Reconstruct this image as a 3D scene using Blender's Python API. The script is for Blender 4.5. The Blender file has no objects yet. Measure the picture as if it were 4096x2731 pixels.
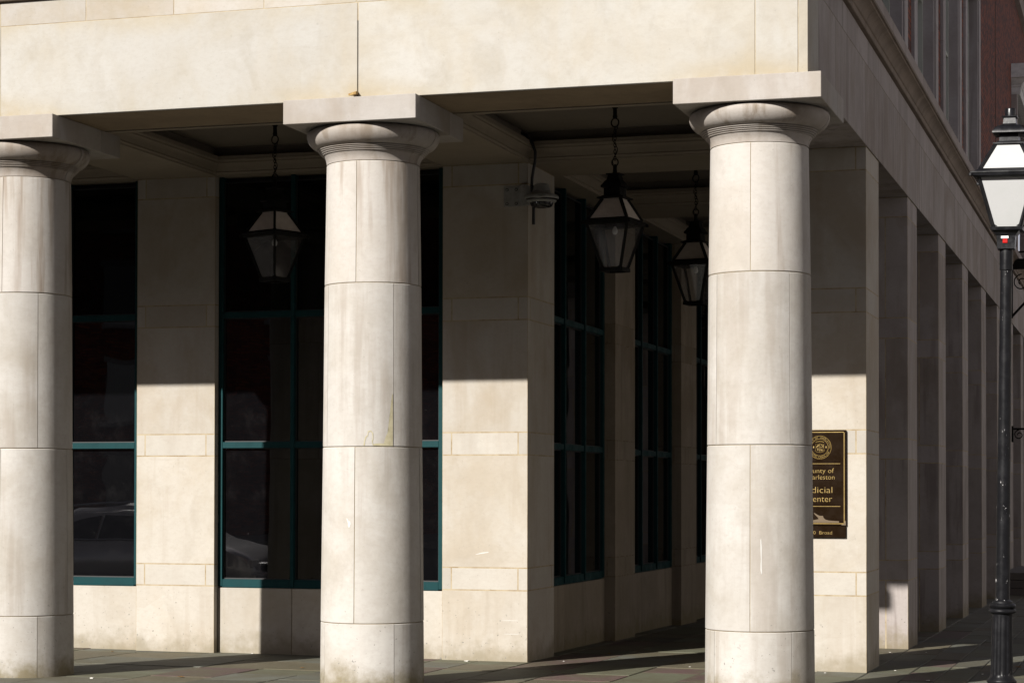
import bpy, math, random
from mathutils import Vector, Matrix
from math import sin, cos, pi, radians, hypot, atan2, sqrt
random.seed(7)
S = bpy.context.scene
COL = S.collection

# ------------------------------------------------------------------ camera
cam_d = bpy.data.cameras.new('camera')
cam = bpy.data.objects.new('camera', cam_d); COL.objects.link(cam)
S.camera = cam
cam_d.sensor_fit = 'HORIZONTAL'; cam_d.sensor_width = 36
cam_d.lens = 8482.98/4096*36
cam_d.shift_y = 451.51/4096
cam_d.clip_start = .1; cam_d.clip_end = 600
YAW, PITCH, ROLL = .2919, .0166, .0014
fw = Vector((-sin(YAW)*cos(PITCH), cos(YAW)*cos(PITCH), sin(PITCH)))
rt = Vector((cos(YAW), sin(YAW), 0)); up = rt.cross(fw)
rt2 = rt*cos(ROLL)+up*sin(ROLL); up2 = -rt*sin(ROLL)+up*cos(ROLL)
M = Matrix((rt2, up2, -fw)).transposed().to_4x4()
M.translation = (3.1681, -17.85, 1.7726)
cam.matrix_world = M

# ------------------------------------------------------------------ world, sun, exposure
SUN_AZ, SUN_EL = radians(22.4), radians(28.9)   # light travels towards +Y turned to +X
W = bpy.data.worlds.new('World'); S.world = W; W.use_nodes = True
wn = W.node_tree.nodes; wl = W.node_tree.links
sky = wn.new('ShaderNodeTexSky'); sky.sky_type = 'NISHITA'; sky.sun_disc = False
sky.sun_elevation = SUN_EL; sky.sun_rotation = pi + SUN_AZ
sky.air_density = .6; sky.dust_density = .7; sky.ozone_density = .3
bg = wn['Background']; bg.inputs['Strength'].default_value = .052
hs = wn.new('ShaderNodeHueSaturation'); hs.inputs['Saturation'].default_value = .36
wl.new(sky.outputs[0], hs.inputs['Color'])
tm = wn.new('ShaderNodeMix'); tm.data_type = 'RGBA'; tm.blend_type = 'MULTIPLY'; tm.inputs[0].default_value = 1
tm.inputs[7].default_value = (1.0, .915, .93, 1)     # warm camera white balance on the sky light
wl.new(hs.outputs[0], tm.inputs[6]); wl.new(tm.outputs[2], bg.inputs['Color'])
sd = bpy.data.lights.new('sun', 'SUN'); sd.energy = 5.0; sd.angle = radians(.6); sd.color = (1, .96, .90)
sun = bpy.data.objects.new('sun', sd); COL.objects.link(sun)
ldir = Vector((sin(SUN_AZ)*cos(SUN_EL), cos(SUN_AZ)*cos(SUN_EL), -sin(SUN_EL)))
sun.rotation_euler = ldir.to_track_quat('-Z', 'Y').to_euler()
S.view_settings.view_transform = 'Standard'; S.view_settings.look = 'None'
S.view_settings.exposure = .92; S.view_settings.gamma = 1
S.render.engine = 'CYCLES'
S.cycles.max_bounces = 6; S.cycles.diffuse_bounces = 2; S.cycles.glossy_bounces = 3
S.cycles.transparent_max_bounces = 12

# ------------------------------------------------------------------ materials
def mat(name):
    m = bpy.data.materials.new(name); m.use_nodes = True
    n = m.node_tree.nodes; l = m.node_tree.links
    return m, n, l, n['Principled BSDF']
def math_(n, l, op, a, b=None, clamp=False):
    x = n.new('ShaderNodeMath'); x.operation = op; x.use_clamp = clamp
    for i, v in enumerate((a, b)):
        if v is None: continue
        if isinstance(v, (int, float)): x.inputs[i].default_value = v
        else: l.new(v, x.inputs[i])
    return x.outputs[0]
def ramp(n, l, fac, a, b, c0=0., c1=1.):
    x = n.new('ShaderNodeMapRange'); x.interpolation_type = 'SMOOTHSTEP'
    x.inputs[1].default_value = a; x.inputs[2].default_value = b
    x.inputs[3].default_value = c0; x.inputs[4].default_value = c1
    l.new(fac, x.inputs[0]); return x.outputs[0]
def mixc(n, l, fac, a, b, mode='MIX'):
    x = n.new('ShaderNodeMix'); x.data_type = 'RGBA'; x.blend_type = mode
    if isinstance(fac, (int, float)): x.inputs[0].default_value = fac
    else: l.new(fac, x.inputs[0])
    for i, v in ((6, a), (7, b)):
        if isinstance(v, tuple): x.inputs[i].default_value = (*v, 1)
        else: l.new(v, x.inputs[i])
    return x.outputs[2]
def noise(n, l, vec, scale, detail=4, rough=.55, stretch=None, dist=0):
    if stretch:
        mp = n.new('ShaderNodeMapping'); mp.inputs['Scale'].default_value = stretch
        l.new(vec, mp.inputs[0]); vec = mp.outputs[0]
    x = n.new('ShaderNodeTexNoise'); x.inputs['Scale'].default_value = scale
    x.inputs['Detail'].default_value = detail; x.inputs['Roughness'].default_value = rough
    x.inputs['Distortion'].default_value = dist
    l.new(vec, x.inputs['Vector']); return x.outputs['Fac']

def stone(name, base, stain, stain_amt, streak_amt, dark, grime=.5, colstain=0., wet=0., tint=.10):
    m, n, l, p = mat(name)
    g = n.new('ShaderNodeNewGeometry'); oi = n.new('ShaderNodeObjectInfo')
    sc = n.new('ShaderNodeVectorMath'); sc.operation = 'SCALE'; sc.inputs[0].default_value = (37, 53, 11)
    l.new(oi.outputs['Random'], sc.inputs['Scale'])
    ad = n.new('ShaderNodeVectorMath'); ad.operation = 'ADD'
    l.new(g.outputs['Position'], ad.inputs[0]); l.new(sc.outputs[0], ad.inputs[1])
    v = ad.outputs[0]
    sep = n.new('ShaderNodeSeparateXYZ'); l.new(g.outputs['Position'], sep.inputs[0])
    n1 = noise(n, l, v, 1.3, 5, .6, dist=.4)
    c = mixc(n, l, ramp(n, l, n1, .38, .72, 0, stain_amt), base, stain)
    # per-stone tint
    v1 = ramp(n, l, oi.outputs['Random'], 0, 1, 1-tint, 1+tint*.5)
    cmb = n.new('ShaderNodeCombineColor')
    for i in range(3): l.new(v1, cmb.inputs[i])
    c = mixc(n, l, 1., c, cmb.outputs[0], 'MULTIPLY')
    # cloudy pale patches with drawn-out edges
    n2 = noise(n, l, v, .8, 6, .6, (1, 1, .8), .5)
    c = mixc(n, l, ramp(n, l, n2, .42, .70, 0, .30), c, tuple(min(1, k*1.16+.02) for k in base))
    n2b = noise(n, l, v, 2.7, 6, .6, (1, 1, .7), .5)
    c = mixc(n, l, ramp(n, l, n2b, .50, .68, 0, stain_amt*.35), c, tuple(k*.8 for k in stain))
    # squared cleaning patches, barely darker
    mp = n.new('ShaderNodeMapping'); mp.inputs['Scale'].default_value = (1.1, 1.1, 1.7); l.new(v, mp.inputs[0])
    vo = n.new('ShaderNodeTexVoronoi'); vo.distance = 'CHEBYCHEV'; vo.inputs['Scale'].default_value = 1.3; vo.inputs['Randomness'].default_value = .9
    l.new(mp.outputs[0], vo.inputs['Vector'])
    vs_ = n.new('ShaderNodeSeparateColor'); l.new(vo.outputs['Color'], vs_.inputs[0])
    c = mixc(n, l, math_(n, l, 'MULTIPLY', vs_.outputs[0], stain_amt*.22), c, tuple(k*.86 for k in stain))
    # drawn veins of the stone
    n9 = noise(n, l, v, 1.1, 6, .55, (1, 1, 1.6), 3.5)
    a9 = math_(n, l, 'ABSOLUTE', math_(n, l, 'SUBTRACT', n9, .5))
    c = mixc(n, l, ramp(n, l, a9, .0, .006, .07, 0), c, tuple(k*.72 for k in stain))
    # vertical run-off streaks
    if streak_amt > 0:
        n3 = noise(n, l, v, 6.5, 4, .6, (1, 1, .07))
        n4 = noise(n, l, v, 1.1, 3, .5, (1, 1, .45))
        f = math_(n, l, 'MULTIPLY', ramp(n, l, n3, .47, .66), ramp(n, l, n4, .36, .6))
        f = math_(n, l, 'MULTIPLY', f, streak_amt)
        c = mixc(n, l, f, c, dark)
    if colstain > 0:
        # ochre soaking into the beam above each column
        mx = math_(n, l, 'ADD', sep.outputs['X'], 701.75); mx = math_(n, l, 'MODULO', mx, 3.5)
        mx = math_(n, l, 'ABSOLUTE', math_(n, l, 'SUBTRACT', mx, 1.75))
        wv = noise(n, l, v, 3.2, 5, .6)
        fz = math_(n, l, 'ADD', sep.outputs['Z'], math_(n, l, 'MULTIPLY', mx, .22))
        fz = math_(n, l, 'ADD', fz, math_(n, l, 'MULTIPLY', wv, .25))
        f = math_(n, l, 'MULTIPLY', ramp(n, l, fz, 5.36, 5.66, 1, 0), ramp(n, l, mx, .6, 1.05, 1, 0))
        f = math_(n, l, 'MULTIPLY', f, ramp(n, l, wv, .35, .6, .35, 1))
        c = mixc(n, l, math_(n, l, 'MULTIPLY', f, colstain), c, (.295, .252, .178))
        f = math_(n, l, 'MULTIPLY', ramp(n, l, math_(n, l, 'SUBTRACT', sep.outputs['Z'], math_(n, l, 'MULTIPLY', wv, .3)), 5.68, 5.88), ramp(n, l, noise(n, l, v, 1.6, 4, .6), .42, .6))
        c = mixc(n, l, math_(n, l, 'MULTIPLY', f, .7), c, (.31, .27, .20))
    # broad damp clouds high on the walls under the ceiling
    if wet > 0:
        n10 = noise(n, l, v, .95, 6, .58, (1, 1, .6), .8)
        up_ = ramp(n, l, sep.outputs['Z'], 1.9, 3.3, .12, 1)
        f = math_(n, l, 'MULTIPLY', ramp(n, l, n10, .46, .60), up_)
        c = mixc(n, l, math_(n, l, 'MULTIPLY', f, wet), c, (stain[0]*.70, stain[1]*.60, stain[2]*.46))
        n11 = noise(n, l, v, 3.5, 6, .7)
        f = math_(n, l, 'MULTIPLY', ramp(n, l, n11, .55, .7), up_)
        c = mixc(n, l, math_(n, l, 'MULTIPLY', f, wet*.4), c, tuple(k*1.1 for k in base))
    # grime that climbs from the pavement
    gz = math_(n, l, 'ADD', sep.outputs['Z'], math_(n, l, 'MULTIPLY', sep.outputs['Y'], .0099))
    n5 = noise(n, l, v, 4, 5, .65)
    f = math_(n, l, 'SUBTRACT', math_(n, l, 'MULTIPLY', n5, .62), gz)
    f = ramp(n, l, f, .02, .30, 0, grime)
    c = mixc(n, l, f, c, (.15, .122, .066))
    # pits
    n6 = noise(n, l, v, 34, 2, .5); 
    low = ramp(n, l, gz, .2, 1.1, .8, .18)
    n6b = noise(n, l, v, 15, 2, .5)
    f = math_(n, l, 'MULTIPLY', math_(n, l, 'MAXIMUM', ramp(n, l, n6, .70, .73), math_(n, l, 'MULTIPLY', ramp(n, l, n6b, .72, .74), ramp(n, l, gz, .15, .7, 1, 0))), low)
    c = mixc(n, l, f, c, tuple(k*.35 for k in base))
    # mid-scale mottling and tooling
    n12 = noise(n, l, v, 17, 6, .72, (1, 1, 1.6))
    c = mixc(n, l, ramp(n, l, n12, .42, .68, 0, .16), c, tuple(k*.72 for k in stain))
    n13 = noise(n, l, v, 5.5, 6, .7, (1, 1, .8))
    c = mixc(n, l, ramp(n, l, n13, .5, .72, 0, .16), c, tuple(min(1, k*1.14) for k in base))
    # fine grain
    n7 = noise(n, l, g.outputs['Position'], 190, 3, .7)
    c = mixc(n, l, ramp(n, l, n7, .3, .7, 0, .10), c, tuple(k*.66 for k in base))
    l.new(c, p.inputs['Base Color'])
    p.inputs['Roughness'].default_value = .82
    p.inputs['Specular IOR Level'].default_value = .3
    bp = n.new('ShaderNodeBump'); bp.inputs['Strength'].default_value = .5; bp.inputs['Distance'].default_value = .007
    n8 = noise(n, l, v, 9, 6, .7)
    h = math_(n, l, 'ADD', math_(n, l, 'MULTIPLY', n8, .8), math_(n, l, 'MULTIPLY', n7, .25))
    l.new(h, bp.inputs['Height']); l.new(bp.outputs[0], p.inputs['Normal'])
    return m

M_ENT  = stone('stone_entablature', (.338, .326, .302), (.300, .270, .218), .9, .15, (.36, .31, .24), 0, 1.)
M_FRIEZE = stone('stone_frieze', (.34, .32, .295), (.30, .25, .175), .85, .12, (.36, .30, .26), 0, 0)
M_COL  = stone('stone_column', (.39, .372, .348), (.29, .262, .22), .8, .45, (.22, .185, .15), .95)
M_COLT = stone('stone_column_top', (.375, .353, .328), (.315, .285, .245), .8, .95, (.20, .155, .115), 0)
M_CAP  = stone('stone_capital', (.315, .29, .265), (.22, .175, .135), .9, .95, (.14, .105, .07), 0)
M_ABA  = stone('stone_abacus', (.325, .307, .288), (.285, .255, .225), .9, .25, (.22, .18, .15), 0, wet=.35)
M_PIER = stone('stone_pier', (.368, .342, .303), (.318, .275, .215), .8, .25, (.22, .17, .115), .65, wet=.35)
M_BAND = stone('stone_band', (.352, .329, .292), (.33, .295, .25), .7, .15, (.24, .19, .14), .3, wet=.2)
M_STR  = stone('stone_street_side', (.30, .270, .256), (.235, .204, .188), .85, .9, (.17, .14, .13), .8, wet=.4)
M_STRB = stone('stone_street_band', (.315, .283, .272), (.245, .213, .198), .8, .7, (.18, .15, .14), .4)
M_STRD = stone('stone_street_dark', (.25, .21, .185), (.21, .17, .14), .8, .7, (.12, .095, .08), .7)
M_WALL = stone('stone_gallery_shaded', (.25, .21, .165), (.20, .165, .115), .8, .5, (.12, .095, .06), .9, wet=.5)  # same stone as the piers, colour darkened for the gallery's weaker light
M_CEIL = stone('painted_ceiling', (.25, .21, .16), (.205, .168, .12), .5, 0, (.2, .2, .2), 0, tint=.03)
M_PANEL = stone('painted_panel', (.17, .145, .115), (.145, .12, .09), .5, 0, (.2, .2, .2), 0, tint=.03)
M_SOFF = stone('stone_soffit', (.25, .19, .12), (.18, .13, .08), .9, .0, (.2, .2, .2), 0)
M_CORN = stone('stone_cornice', (.20, .155, .12), (.13, .10, .075), .9, .5, (.09, .07, .055), 0)
M_LEDGE = stone('stone_ledge', (.30, .26, .245), (.25, .21, .19), .8, .4, (.17, .14, .12), 0)
M_WSTONE = stone('stone_window', (.36, .335, .34), (.28, .25, .245), .8, .5, (.17, .14, .14), 0)

def simple(name, c, rough=.6, metal=0., nscale=0, namt=0., c2=None, spec=.5, bump=0.):
    m, n, l, p = mat(name)
    p.inputs['Base Color'].default_value = (*c, 1)
    p.inputs['Roughness'].default_value = rough; p.inputs['Metallic'].default_value = metal
    p.inputs['Specular IOR Level'].default_value = spec
    if nscale:
        tc = n.new('ShaderNodeTexCoord')
        f = noise(n, l, tc.outputs['Object'], nscale, 5, .65)
        col = mixc(n, l, ramp(n, l, f, .5-.2*(1-namt), .72, 0, 1), c, c2 or tuple(k*.6 for k in c))
        l.new(col, p.inputs['Base Color'])
        l.new(ramp(n, l, f, .3, .7, rough*.8, min(1, rough*1.25)), p.inputs['Roughness'])
        if bump:
            b = n.new('ShaderNodeBump'); b.inputs['Strength'].default_value = bump; b.inputs['Distance'].default_value = .004
            l.new(f, b.inputs['Height']); l.new(b.outputs[0], p.inputs['Normal'])
    return m
M_MORTAR = simple('mortar', (.20, .155, .10), .95, nscale=14, namt=.3, c2=(.10, .08, .05), bump=.4)
M_MORTARP = simple('mortar_pale', (.31, .255, .165), .95, nscale=9, namt=.3, c2=(.21, .155, .09), bump=.4)
M_VOID = simple('joint_void', (.035, .022, .012), .95)
M_TEAL = simple('teal_metal', (.005, .034, .037), .5, nscale=5, namt=.2, c2=(.004, .027, .030), spec=.10)
M_GASKET = simple('window_gasket', (.01, .01, .01), .6)
M_IRON = simple('black_paint', (.005, .005, .006), .34, nscale=12, namt=.4, c2=(.010, .010, .012), bump=.35, spec=.3)
M_IRON2 = simple('black_lantern_metal', (.003, .003, .0025), .65, nscale=16, namt=.4, c2=(.008, .007, .005), bump=.3, spec=.12)
def chipped():
    m, n, l, p = mat('black_paint_chipped')
    tc = n.new('ShaderNodeTexCoord'); v = tc.outputs['Object']
    a = noise(n, l, v, 26, 6, .75, (1, 1, .45)); b = noise(n, l, v, 2.2, 3, .5)
    f = math_(n, l, 'MULTIPLY', ramp(n, l, a, .645, .67), ramp(n, l, b, .44, .56))
    dust = noise(n, l, v, 8, 5, .7)
    c = mixc(n, l, ramp(n, l, dust, .45, .75, 0, .5), (.006, .006, .007), (.016, .016, .018))
    c = mixc(n, l, f, c, (.62, .61, .6)); l.new(c, p.inputs['Base Color'])
    l.new(ramp(n, l, dust, .3, .7, .30, .5), p.inputs['Roughness']); p.inputs['Specular IOR Level'].default_value = .14
    bp = n.new('ShaderNodeBump'); bp.inputs['Strength'].default_value = .4; bp.inputs['Distance'].default_value = .004
    l.new(dust, bp.inputs['Height']); l.new(bp.outputs[0], p.inputs['Normal'])
    return m
M_POLE = chipped()
def pane_mat(name, tint, wav=.02, ior=1.85):
    m, n, l, p = mat(name)
    p.inputs['Base Color'].default_value = (*tint, 1)
    p.inputs['Specular IOR Level'].default_value = .5; p.inputs['IOR'].default_value = ior
    tc = n.new('ShaderNodeTexCoord')
    f = noise(n, l, tc.outputs['Object'], .9, 2, .5); d = noise(n, l, tc.outputs['Object'], 5, 6, .7)
    sp = noise(n, l, tc.outputs['Object'], 40, 3, .6)
    c = mixc(n, l, math_(n, l, 'MULTIPLY', ramp(n, l, d, .45, .9, 0, .03), 1.), tint, (.16, .15, .15))
    c = mixc(n, l, ramp(n, l, sp, .74, .78, 0, .35), c, (.4, .4, .4))
    l.new(c, p.inputs['Base Color'])
    l.new(ramp(n, l, d, .4, .8, .008, .03), p.inputs['Roughness'])
    b = n.new('ShaderNodeBump'); b.inputs['Strength'].default_value = .25; b.inputs['Distance'].default_value = wav*.6
    l.new(f, b.inputs['Height']); l.new(b.outputs[0], p.inputs['Normal'])
    return m
M_GLASS = pane_mat('tinted_glass', (.0022, .0022, .0026))
M_SPAN = pane_mat('spandrel_glass', (.0015, .002, .002), .005, 1.3)
def clear_glass():
    m, n, l, p = mat('clear_glass')
    t = n.new('ShaderNodeBsdfTransparent'); t.inputs[0].default_value = (.9, .9, .9, 1)
    gl = n.new('ShaderNodeBsdfGlossy'); gl.inputs['Roughness'].default_value = .03
    df = n.new('ShaderNodeBsdfDiffuse'); df.inputs[0].default_value = (.5, .47, .46, 1)
    fr = n.new('ShaderNodeFresnel'); fr.inputs[0].default_value = 1.5
    tc = n.new('ShaderNodeTexCoord'); f = noise(n, l, tc.outputs['Object'], 7, 5, .7)
    ge = n.new('ShaderNodeNewGeometry'); fo = math_(n, l, 'SUBTRACT', 1., ge.outputs['Backfacing'])
    m1 = n.new('ShaderNodeMixShader'); l.new(math_(n, l, 'MULTIPLY', fr.outputs[0], fo, True), m1.inputs[0])
    l.new(t.outputs[0], m1.inputs[1]); l.new(gl.outputs[0], m1.inputs[2])
    m2 = n.new('ShaderNodeMixShader'); l.new(ramp(n, l, f, .3, .8, .01, .06), m2.inputs[0])
    l.new(m1.outputs[0], m2.inputs[1]); l.new(df.outputs[0], m2.inputs[2])
    l.new(m2.outputs[0], n['Material Output'].inputs['Surface'])
    return m
M_CLEAR = clear_glass()
M_OPAL = simple('opal_glass', (.58, .52, .46), .35, nscale=6, namt=.2, c2=(.45, .39, .34))
M_OPALW = simple('white_acrylic', (.37, .37, .37), .3, nscale=3, namt=0, c2=(.345, .35, .345), spec=.2)
M_BULB = simple('bulb_glass', (.5, .5, .48), .1)
M_CAMW = simple('camera_grey', (.26, .26, .25), .45, nscale=20, namt=.2, c2=(.2, .2, .19))
M_CAMD = simple('camera_black', (.008, .008, .01), .15)
M_CABLE = simple('black_conduit', (.008, .008, .009), .45)
M_WOOD = simple('shim_wood', (.42, .28, .10), .8, nscale=40, namt=.4, c2=(.2, .11, .04))
M_BRONZE = simple('plaque_bronze', (.0085, .0042, .0014), .3, nscale=8, namt=.2, c2=(.011, .0055, .002), spec=.08)
M_GOLD = simple('plaque_gold', (.30, .205, .062), .5, nscale=30, namt=.2, c2=(.21, .14, .04), spec=.3)
M_GOLDD = simple('plaque_relief', (.085, .055, .024), .5)
M_RED = simple('red_tag', (.42, .003, .002), .6, spec=.1)
M_LABEL = simple('white_tag', (.75, .74, .72), .5)
M_BLACK = simple('print_black', (.01, .01, .01), .6)
M_STAIN = simple('khaki_stain', (.36, .325, .22), .9, nscale=14, namt=.4, c2=(.28, .25, .15))
M_STAINL = simple('pale_smear', (.44, .43, .41), .9)
M_LEAF = simple('dry_leaf', (.20, .10, .02), .8, nscale=30, namt=.3, c2=(.10, .05, .015))
M_PEB = simple('pale_chip', (.6, .58, .54), .8)
M_WHITEFR = simple('white_window_frame', (.42, .44, .40), .5)
M_CARP = simple('car_paint', (.55, .55, .57), .16, metal=.4)
M_CHROME = simple('chrome', (.85, .85, .85), .28, metal=1)
M_TYRE = simple('tyre_rubber', (.02, .02, .02), .8)
M_RIM = simple('alloy', (.4, .4, .42), .3, metal=1)
M_LAMPG = simple('lamp_lens', (.6, .6, .6), .08)
M_LAMPR = simple('tail_lens', (.3, .01, .01), .1)
def slab_mat():
    m, n, l, p = mat('slate_slab')
    oi = n.new('ShaderNodeObjectInfo'); g = n.new('ShaderNodeNewGeometry')
    sc = n.new('ShaderNodeVectorMath'); sc.operation = 'SCALE'; sc.inputs[0].default_value = (31, 17, 5)
    l.new(oi.outputs['Random'], sc.inputs['Scale'])
    ad = n.new('ShaderNodeVectorMath'); ad.operation = 'ADD'
    l.new(g.outputs['Position'], ad.inputs[0]); l.new(sc.outputs[0], ad.inputs[1]); v = ad.outputs[0]
    n1 = noise(n, l, v, 2.2, 6, .65, dist=.6); n2 = noise(n, l, v, 14, 6, .7); n3 = noise(n, l, v, 120, 3, .7)
    c = mixc(n, l, ramp(n, l, n1, .35, .65, 0, .8), oi.outputs['Color'], (.075, .065, .036))
    c = mixc(n, l, ramp(n, l, n2, .45, .75, 0, .5), c, (.125, .125, .095))
    c = mixc(n, l, ramp(n, l, n3, .35, .7, 0, .35), c, (.045, .045, .035))
    l.new(c, p.inputs['Base Color']); p.inputs['Roughness'].default_value = .75
    p.inputs['Specular IOR Level'].default_value = .35
    b = n.new('ShaderNodeBump'); b.inputs['Strength'].default_value = .5; b.inputs['Distance'].default_value = .008
    l.new(math_(n, l, 'ADD', n2, math_(n, l, 'MULTIPLY', n3, .3)), b.inputs['Height']); l.new(b.outputs[0], p.inputs['Normal'])
    return m
M_SLAB = slab_mat()
M_BED = simple('slab_bedding', (.02, .018, .014), .95, nscale=30, namt=.3, c2=(.045, .04, .03))
M_ASPH = simple('asphalt', (.045, .044, .043), .9, nscale=60, namt=.3, c2=(.075, .07, .068), bump=.5)
M_KERB = simple('granite_kerb', (.2, .19, .18), .8, nscale=30, namt=.4)
M_STEP = simple('bluestone_step', (.06, .05, .045), .8, nscale=12, namt=.4, c2=(.10, .085, .075))
def brick_mat(name, axis):
    m, n, l, p = mat(name)
    g = n.new('ShaderNodeNewGeometry'); sep = n.new('ShaderNodeSeparateXYZ'); l.new(g.outputs['Position'], sep.inputs[0])
    cb = n.new('ShaderNodeCombineXYZ'); l.new(sep.outputs['Y' if axis == 'x' else 'X'], cb.inputs[0]); l.new(sep.outputs['Z'], cb.inputs[1])
    bt = n.new('ShaderNodeTexBrick'); l.new(cb.outputs[0], bt.inputs['Vector'])
    bt.inputs['Color1'].default_value = (.23, .050, .016, 1); bt.inputs['Color2'].default_value = (.045, .012, .008, 1)
    bt.inputs['Mortar'].default_value = (.035, .022, .018, 1); bt.inputs['Scale'].default_value = 1
    bt.inputs['Mortar Size'].default_value = .009; bt.inputs['Brick Width'].default_value = .215
    bt.inputs['Row Height'].default_value = .075; bt.inputs['Bias'].default_value = -.1
    n1 = noise(n, l, g.outputs['Position'], 7, 5, .7)
    c = mixc(n, l, ramp(n, l, n1, .4, .7, 0, .45), bt.outputs['Color'], (.05, .016, .012))
    l.new(c, p.inputs['Base Color']); p.inputs['Roughness'].default_value = .9
    b = n.new('ShaderNodeBump'); b.inputs['Strength'].default_value = .8; b.inputs['Distance'].default_value = .01; b.invert = True
    l.new(bt.outputs['Fac'], b.inputs['Height']); l.new(b.outputs[0], p.inputs['Normal'])
    return m
M_STUC = simple('pale_stucco', (.64, .60, .56), .9, nscale=1.5, namt=.3, c2=(.56, .52, .48))
M_HOOD = simple('painted_hood', (.55, .54, .53), .7, nscale=8, namt=.3, c2=(.42, .41, .40))
M_BRX = brick_mat('brick_street', 'x'); M_BRY = brick_mat('brick_front', 'y')

# ------------------------------------------------------------------ mesh helpers
class MB:
    def __init__(s): s.v = []; s.f = []
    def add(s, vs, fs):
        o = len(s.v); s.v += [tuple(v) for v in vs]; s.f += [tuple(i+o for i in f) for f in fs]; return s
    def box(s, x0, x1, y0, y1, z0, z1, c=0.):
        if c <= 0:
            vs = [(x, y, z) for x in (x0, x1) for y in (y0, y1) for z in (z0, z1)]
            return s.add(vs, [(0,1,3,2),(4,6,7,5),(0,4,5,1),(2,3,7,6),(0,2,6,4),(1,5,7,3)])
        lo = (x0, y0, z0); hi = (x1, y1, z1); vs = []; idx = {}
        for i in range(8):
            sg = ((i >> 2) & 1, (i >> 1) & 1, i & 1)
            for a in range(3):
                p = []
                for k in range(3):
                    q = hi[k] if sg[k] else lo[k]
                    if k != a: q += -c if sg[k] else c
                    p.append(q)
                idx[(sg, a)] = len(vs); vs.append(p)
        fs = []
        cen = Vector(((x0+x1)/2, (y0+y1)/2, (z0+z1)/2))
        def face(ids):
            P = [Vector(vs[i]) for i in ids]; m = sum(P, Vector())/len(P)
            nn = (P[1]-P[0]).cross(P[2]-P[0])
            fs.append(tuple(ids) if nn.dot(m-cen) > 0 else tuple(reversed(ids)))
        for a in range(3):
            b, c2 = [k for k in range(3) if k != a]
            for sa in (0, 1):
                ids = []
                for sb, sc in ((0,0),(1,0),(1,1),(0,1)):
                    g = [0,0,0]; g[a] = sa; g[b] = sb; g[c2] = sc; ids.append(idx[(tuple(g), a)])
                face(ids)
            for sb in (0, 1):
                for sc in (0, 1):
                    g0 = [0,0,0]; g0[b] = sb; g0[c2] = sc; g1 = list(g0); g1[a] = 1
                    face([idx[(tuple(g0), b)], idx[(tuple(g1), b)], idx[(tuple(g1), c2)], idx[(tuple(g0), c2)]])
        for i in range(8):
            sg = ((i >> 2) & 1, (i >> 1) & 1, i & 1); face([idx[(sg, a)] for a in range(3)])
        return s.add(vs, fs)
    def lathe(s, prof, n=48, a0=0, a1=2*pi, cx=0, cy=0, mod=None, caps=True):
        full = abs(a1-a0-2*pi) < 1e-6; k = n if full else n+1; vs = []
        for (r, z) in prof:
            for i in range(k):
                a = a0+(a1-a0)*i/n; rr = r*(mod(a, z) if mod else 1)
                vs.append((cx+rr*cos(a), cy+rr*sin(a), z))
        fs = []
        for j in range(len(prof)-1):
            for i in range(n):
                i2 = (i+1) % k; fs.append((j*k+i, j*k+i2, (j+1)*k+i2, (j+1)*k+i))
        if caps and full:
            fs.append(tuple(reversed(range(k)))); fs.append(tuple((len(prof)-1)*k+i for i in range(k)))
        return s.add(vs, fs)
    def shell(s, prof, ri, a0, a1, n=16):
        # thick wedge of a drum: outer profile, inner radius
        vs = []; m = len(prof)
        for i in range(n+1):
            a = a0+(a1-a0)*i/n
            for r, z in prof: vs.append((r*cos(a), r*sin(a), z))
            vs.append((ri*cos(a), ri*sin(a), prof[-1][1])); vs.append((ri*cos(a), ri*sin(a), prof[0][1]))
        k = m+2; fs = []
        for i in range(n):
            for j in range(k):
                j2 = (j+1) % k
                fs.append((i*k+j, (i+1)*k+j, (i+1)*k+j2, i*k+j2))
        fs.append(tuple(range(k))); fs.append(tuple(reversed([n*k+j for j in range(k)])))
        return s.add(vs, fs)
    def tube(s, pts, r, n=10, closed=False):
        pts = [Vector(p) for p in pts]; rings = []; N = len(pts)
        last = None
        for i, p in enumerate(pts):
            if closed: t = pts[(i+1) % N]-pts[i-1]
            else: t = pts[min(i+1, N-1)]-pts[max(i-1, 0)]
            t.normalize()
            if last is None:
                a = Vector((0,0,1)) if abs(t.z) < .9 else Vector((1,0,0)); u = t.cross(a).normalized()
            else:
                u = (last - t*last.dot(t)).normalized()
            last = u; w = t.cross(u); rr = r[i] if isinstance(r, list) else r
            rings.append([p+u*cos(2*pi*k/n)*rr+w*sin(2*pi*k/n)*rr for k in range(n)])
        vs = [v for R in rings for v in R]; fs = []
        for i in range(N if closed else N-1):
            for k in range(n):
                a = i*n+k; b = i*n+(k+1) % n; c = ((i+1) % N)*n+(k+1) % n; d = ((i+1) % N)*n+k
                fs.append((a, b, c, d))
        if not closed:
            fs.append(tuple(reversed(range(n)))); fs.append(tuple((N-1)*n+k for k in range(n)))
        return s.add(vs, fs)
    def bar(s, p, q, w, h=None):
        p, q = Vector(p), Vector(q); h = h or w; t = (q-p).normalized()
        a = Vector((0,0,1)) if abs(t.z) < .95 else Vector((0,1,0))
        u = t.cross(a).normalized(); v = u.cross(t)
        vs = [b+u*i*w/2+v*j*h/2 for b in (p, q) for i, j in ((-1,-1),(1,-1),(1,1),(-1,1))]
        return s.add(vs, [(3,2,1,0),(4,5,6,7),(0,1,5,4),(1,2,6,5),(2,3,7,6),(3,0,4,7)])
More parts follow.
